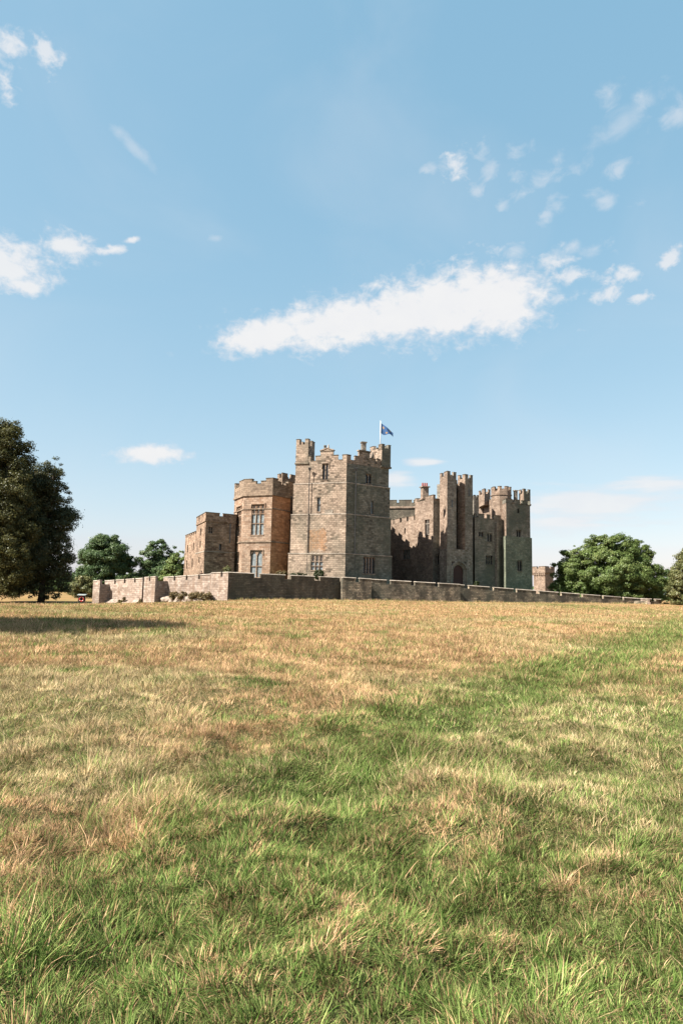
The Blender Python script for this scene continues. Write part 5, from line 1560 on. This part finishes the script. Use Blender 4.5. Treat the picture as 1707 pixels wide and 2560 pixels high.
def grass_object():
    Vs, Fl, T = [], [], []
    base = 0
    lt, ls = [], []
    for spec in ((2.0, 4.5, 21000, 60, 0.055, 0.95, 3), (4.5, 8, 11500, 45, 0.075, 1.15, 2), (8, 14, 4500, 34, 0.11, 1.6, 2), (14, 26, 1400, 22, 0.16, 2.5, 2), (26, 48, 330, 14, 0.25, 4.6, 1), (48, 104, 60, 8, 0.4, 8.5, 1)):
        V, tint = scatter(*spec)
        n, k, _ = V.shape; segs = (k - 1) // 2
        idx = base + np.arange(n)[:, None] * k
        for s_ in range(segs - 1):
            q = np.concatenate([idx + 2 * s_, idx + 2 * s_ + 1, idx + 2 * s_ + 3, idx + 2 * s_ + 2], 1)
            lt.append(q.ravel()); ls.append(np.full(n, 4))
        tri = np.concatenate([idx + 2 * (segs - 1), idx + 2 * (segs - 1) + 1, idx + 2 * segs], 1)
        lt.append(tri.ravel()); ls.append(np.full(n, 3))
        Vs.append(V.reshape(-1, 3)); T.append(np.repeat(tint, k, 0)); base += n * k
    for A_, B_, n_ in ((W233, W576, 2600), (WC, W848, 1500), (on_right(856), on_right(1648), 4200)):
        sp = RNG.random(n_); nn_ = normal2(A_, B_); dd = RNG.uniform(0.05, 1.0, n_) + (1.6 if A_ is W233 else 0.0)
        xx_ = A_[0] + (B_[0] - A_[0]) * sp + nn_[0] * dd; yy_ = A_[1] + (B_[1] - A_[1]) * sp + nn_[1] * dd
        cl_ = sst(fbm(sp * 40, sp * 0, 17, 3), 0.35, 0.65)
        V = blades(xx_, yy_, (0.18 + 0.38 * cl_ * RNG.random(n_)), 0.03 + 0.03 * RNG.random(n_), np.abs(RNG.normal(0.2, 0.25, n_)), RNG.uniform(0, 6.28, n_), RNG.uniform(0.1, 0.9, n_), 1)
        tint = np.stack([(RNG.random(n_) < 0.35).astype(float), RNG.random(n_), RNG.uniform(0.3, 0.6, n_), np.full(n_, 0.6)], 1)
        k = V.shape[1]
        idx = base + np.arange(n_)[:, None] * k
        lt.append(np.concatenate([idx, idx + 1, idx + 2], 1).ravel()); ls.append(np.full(n_, 3))
        Vs.append(V.reshape(-1, 3)); T.append(np.repeat(tint, k, 0)); base += n_ * k
    V = np.concatenate(Vs); T = np.concatenate(T)
    lv = np.concatenate(lt).astype(np.int32); sz = np.concatenate(ls)
    st = np.concatenate([[0], np.cumsum(sz)[:-1]]).astype(np.int32)
    print('grass verts', len(V), 'faces', len(sz))
    me = bpy.data.meshes.new('meadow_grass')
    me.vertices.add(len(V)); me.vertices.foreach_set('co', V.astype(np.float32).ravel())
    me.loops.add(len(lv)); me.loops.foreach_set('vertex_index', lv)
    me.polygons.add(len(st)); me.polygons.foreach_set('loop_start', st)
    me.update(calc_edges=True)
    at = me.attributes.new('tint', 'FLOAT_COLOR', 'POINT'); at.data.foreach_set('color', T.astype(np.float32).ravel())
    m = bpy.data.materials.new('grass_blades'); m.use_nodes = True
    t = NT(m.node_tree); t.n.clear()
    a = t.new('ShaderNodeAttribute', attribute_name='tint')
    s = t.new('ShaderNodeSeparateColor'); t.l.new(a.outputs['Color'], s.inputs[0])
    gr = t.mix(s.outputs[1], (0.060, 0.140, 0.022), (0.36, 0.44, 0.145))
    st1 = t.mix(s.outputs[1], (0.55, 0.395, 0.195), (0.88, 0.70, 0.43))
    st2 = t.mix(s.outputs[1], (0.57, 0.345, 0.175), (0.88, 0.59, 0.355))
    stw = t.mix(a.outputs['Alpha'], st1, st2)
    stw = t.mix(t.math('LESS_THAN', s.outputs[1], -0.3), stw, (0.11, 0.07, 0.036))
    c = t.mix(s.outputs[0], stw, gr)
    c = t.mix(1.0, c, t.ramp(s.outputs[2], 0.2, 0.8, 0.55 * ALB, 1.4 * ALB), 'MULTIPLY')
    d = t.new('ShaderNodeBsdfDiffuse'); t.l.new(c, d.inputs[0])
    tr = t.new('ShaderNodeBsdfTranslucent'); t.l.new(c, tr.inputs[0])
    mx = t.new('ShaderNodeMixShader'); mx.inputs[0].default_value = 0.20
    t.l.new(d.outputs[0], mx.inputs[1]); t.l.new(tr.outputs[0], mx.inputs[2])
    o = t.new('ShaderNodeOutputMaterial'); t.l.new(mx.outputs[0], o.inputs[0])
    me.materials.append(m)
    ob = bpy.data.objects.new('meadow_grass', me); col.objects.link(ob)
    return tag(ob, 'long matted grass, green close by and straw coloured further off', 'grass', kind='stuff')
grass_object()

for o in bpy.data.objects:
    if '_o' in o: del o['_o']
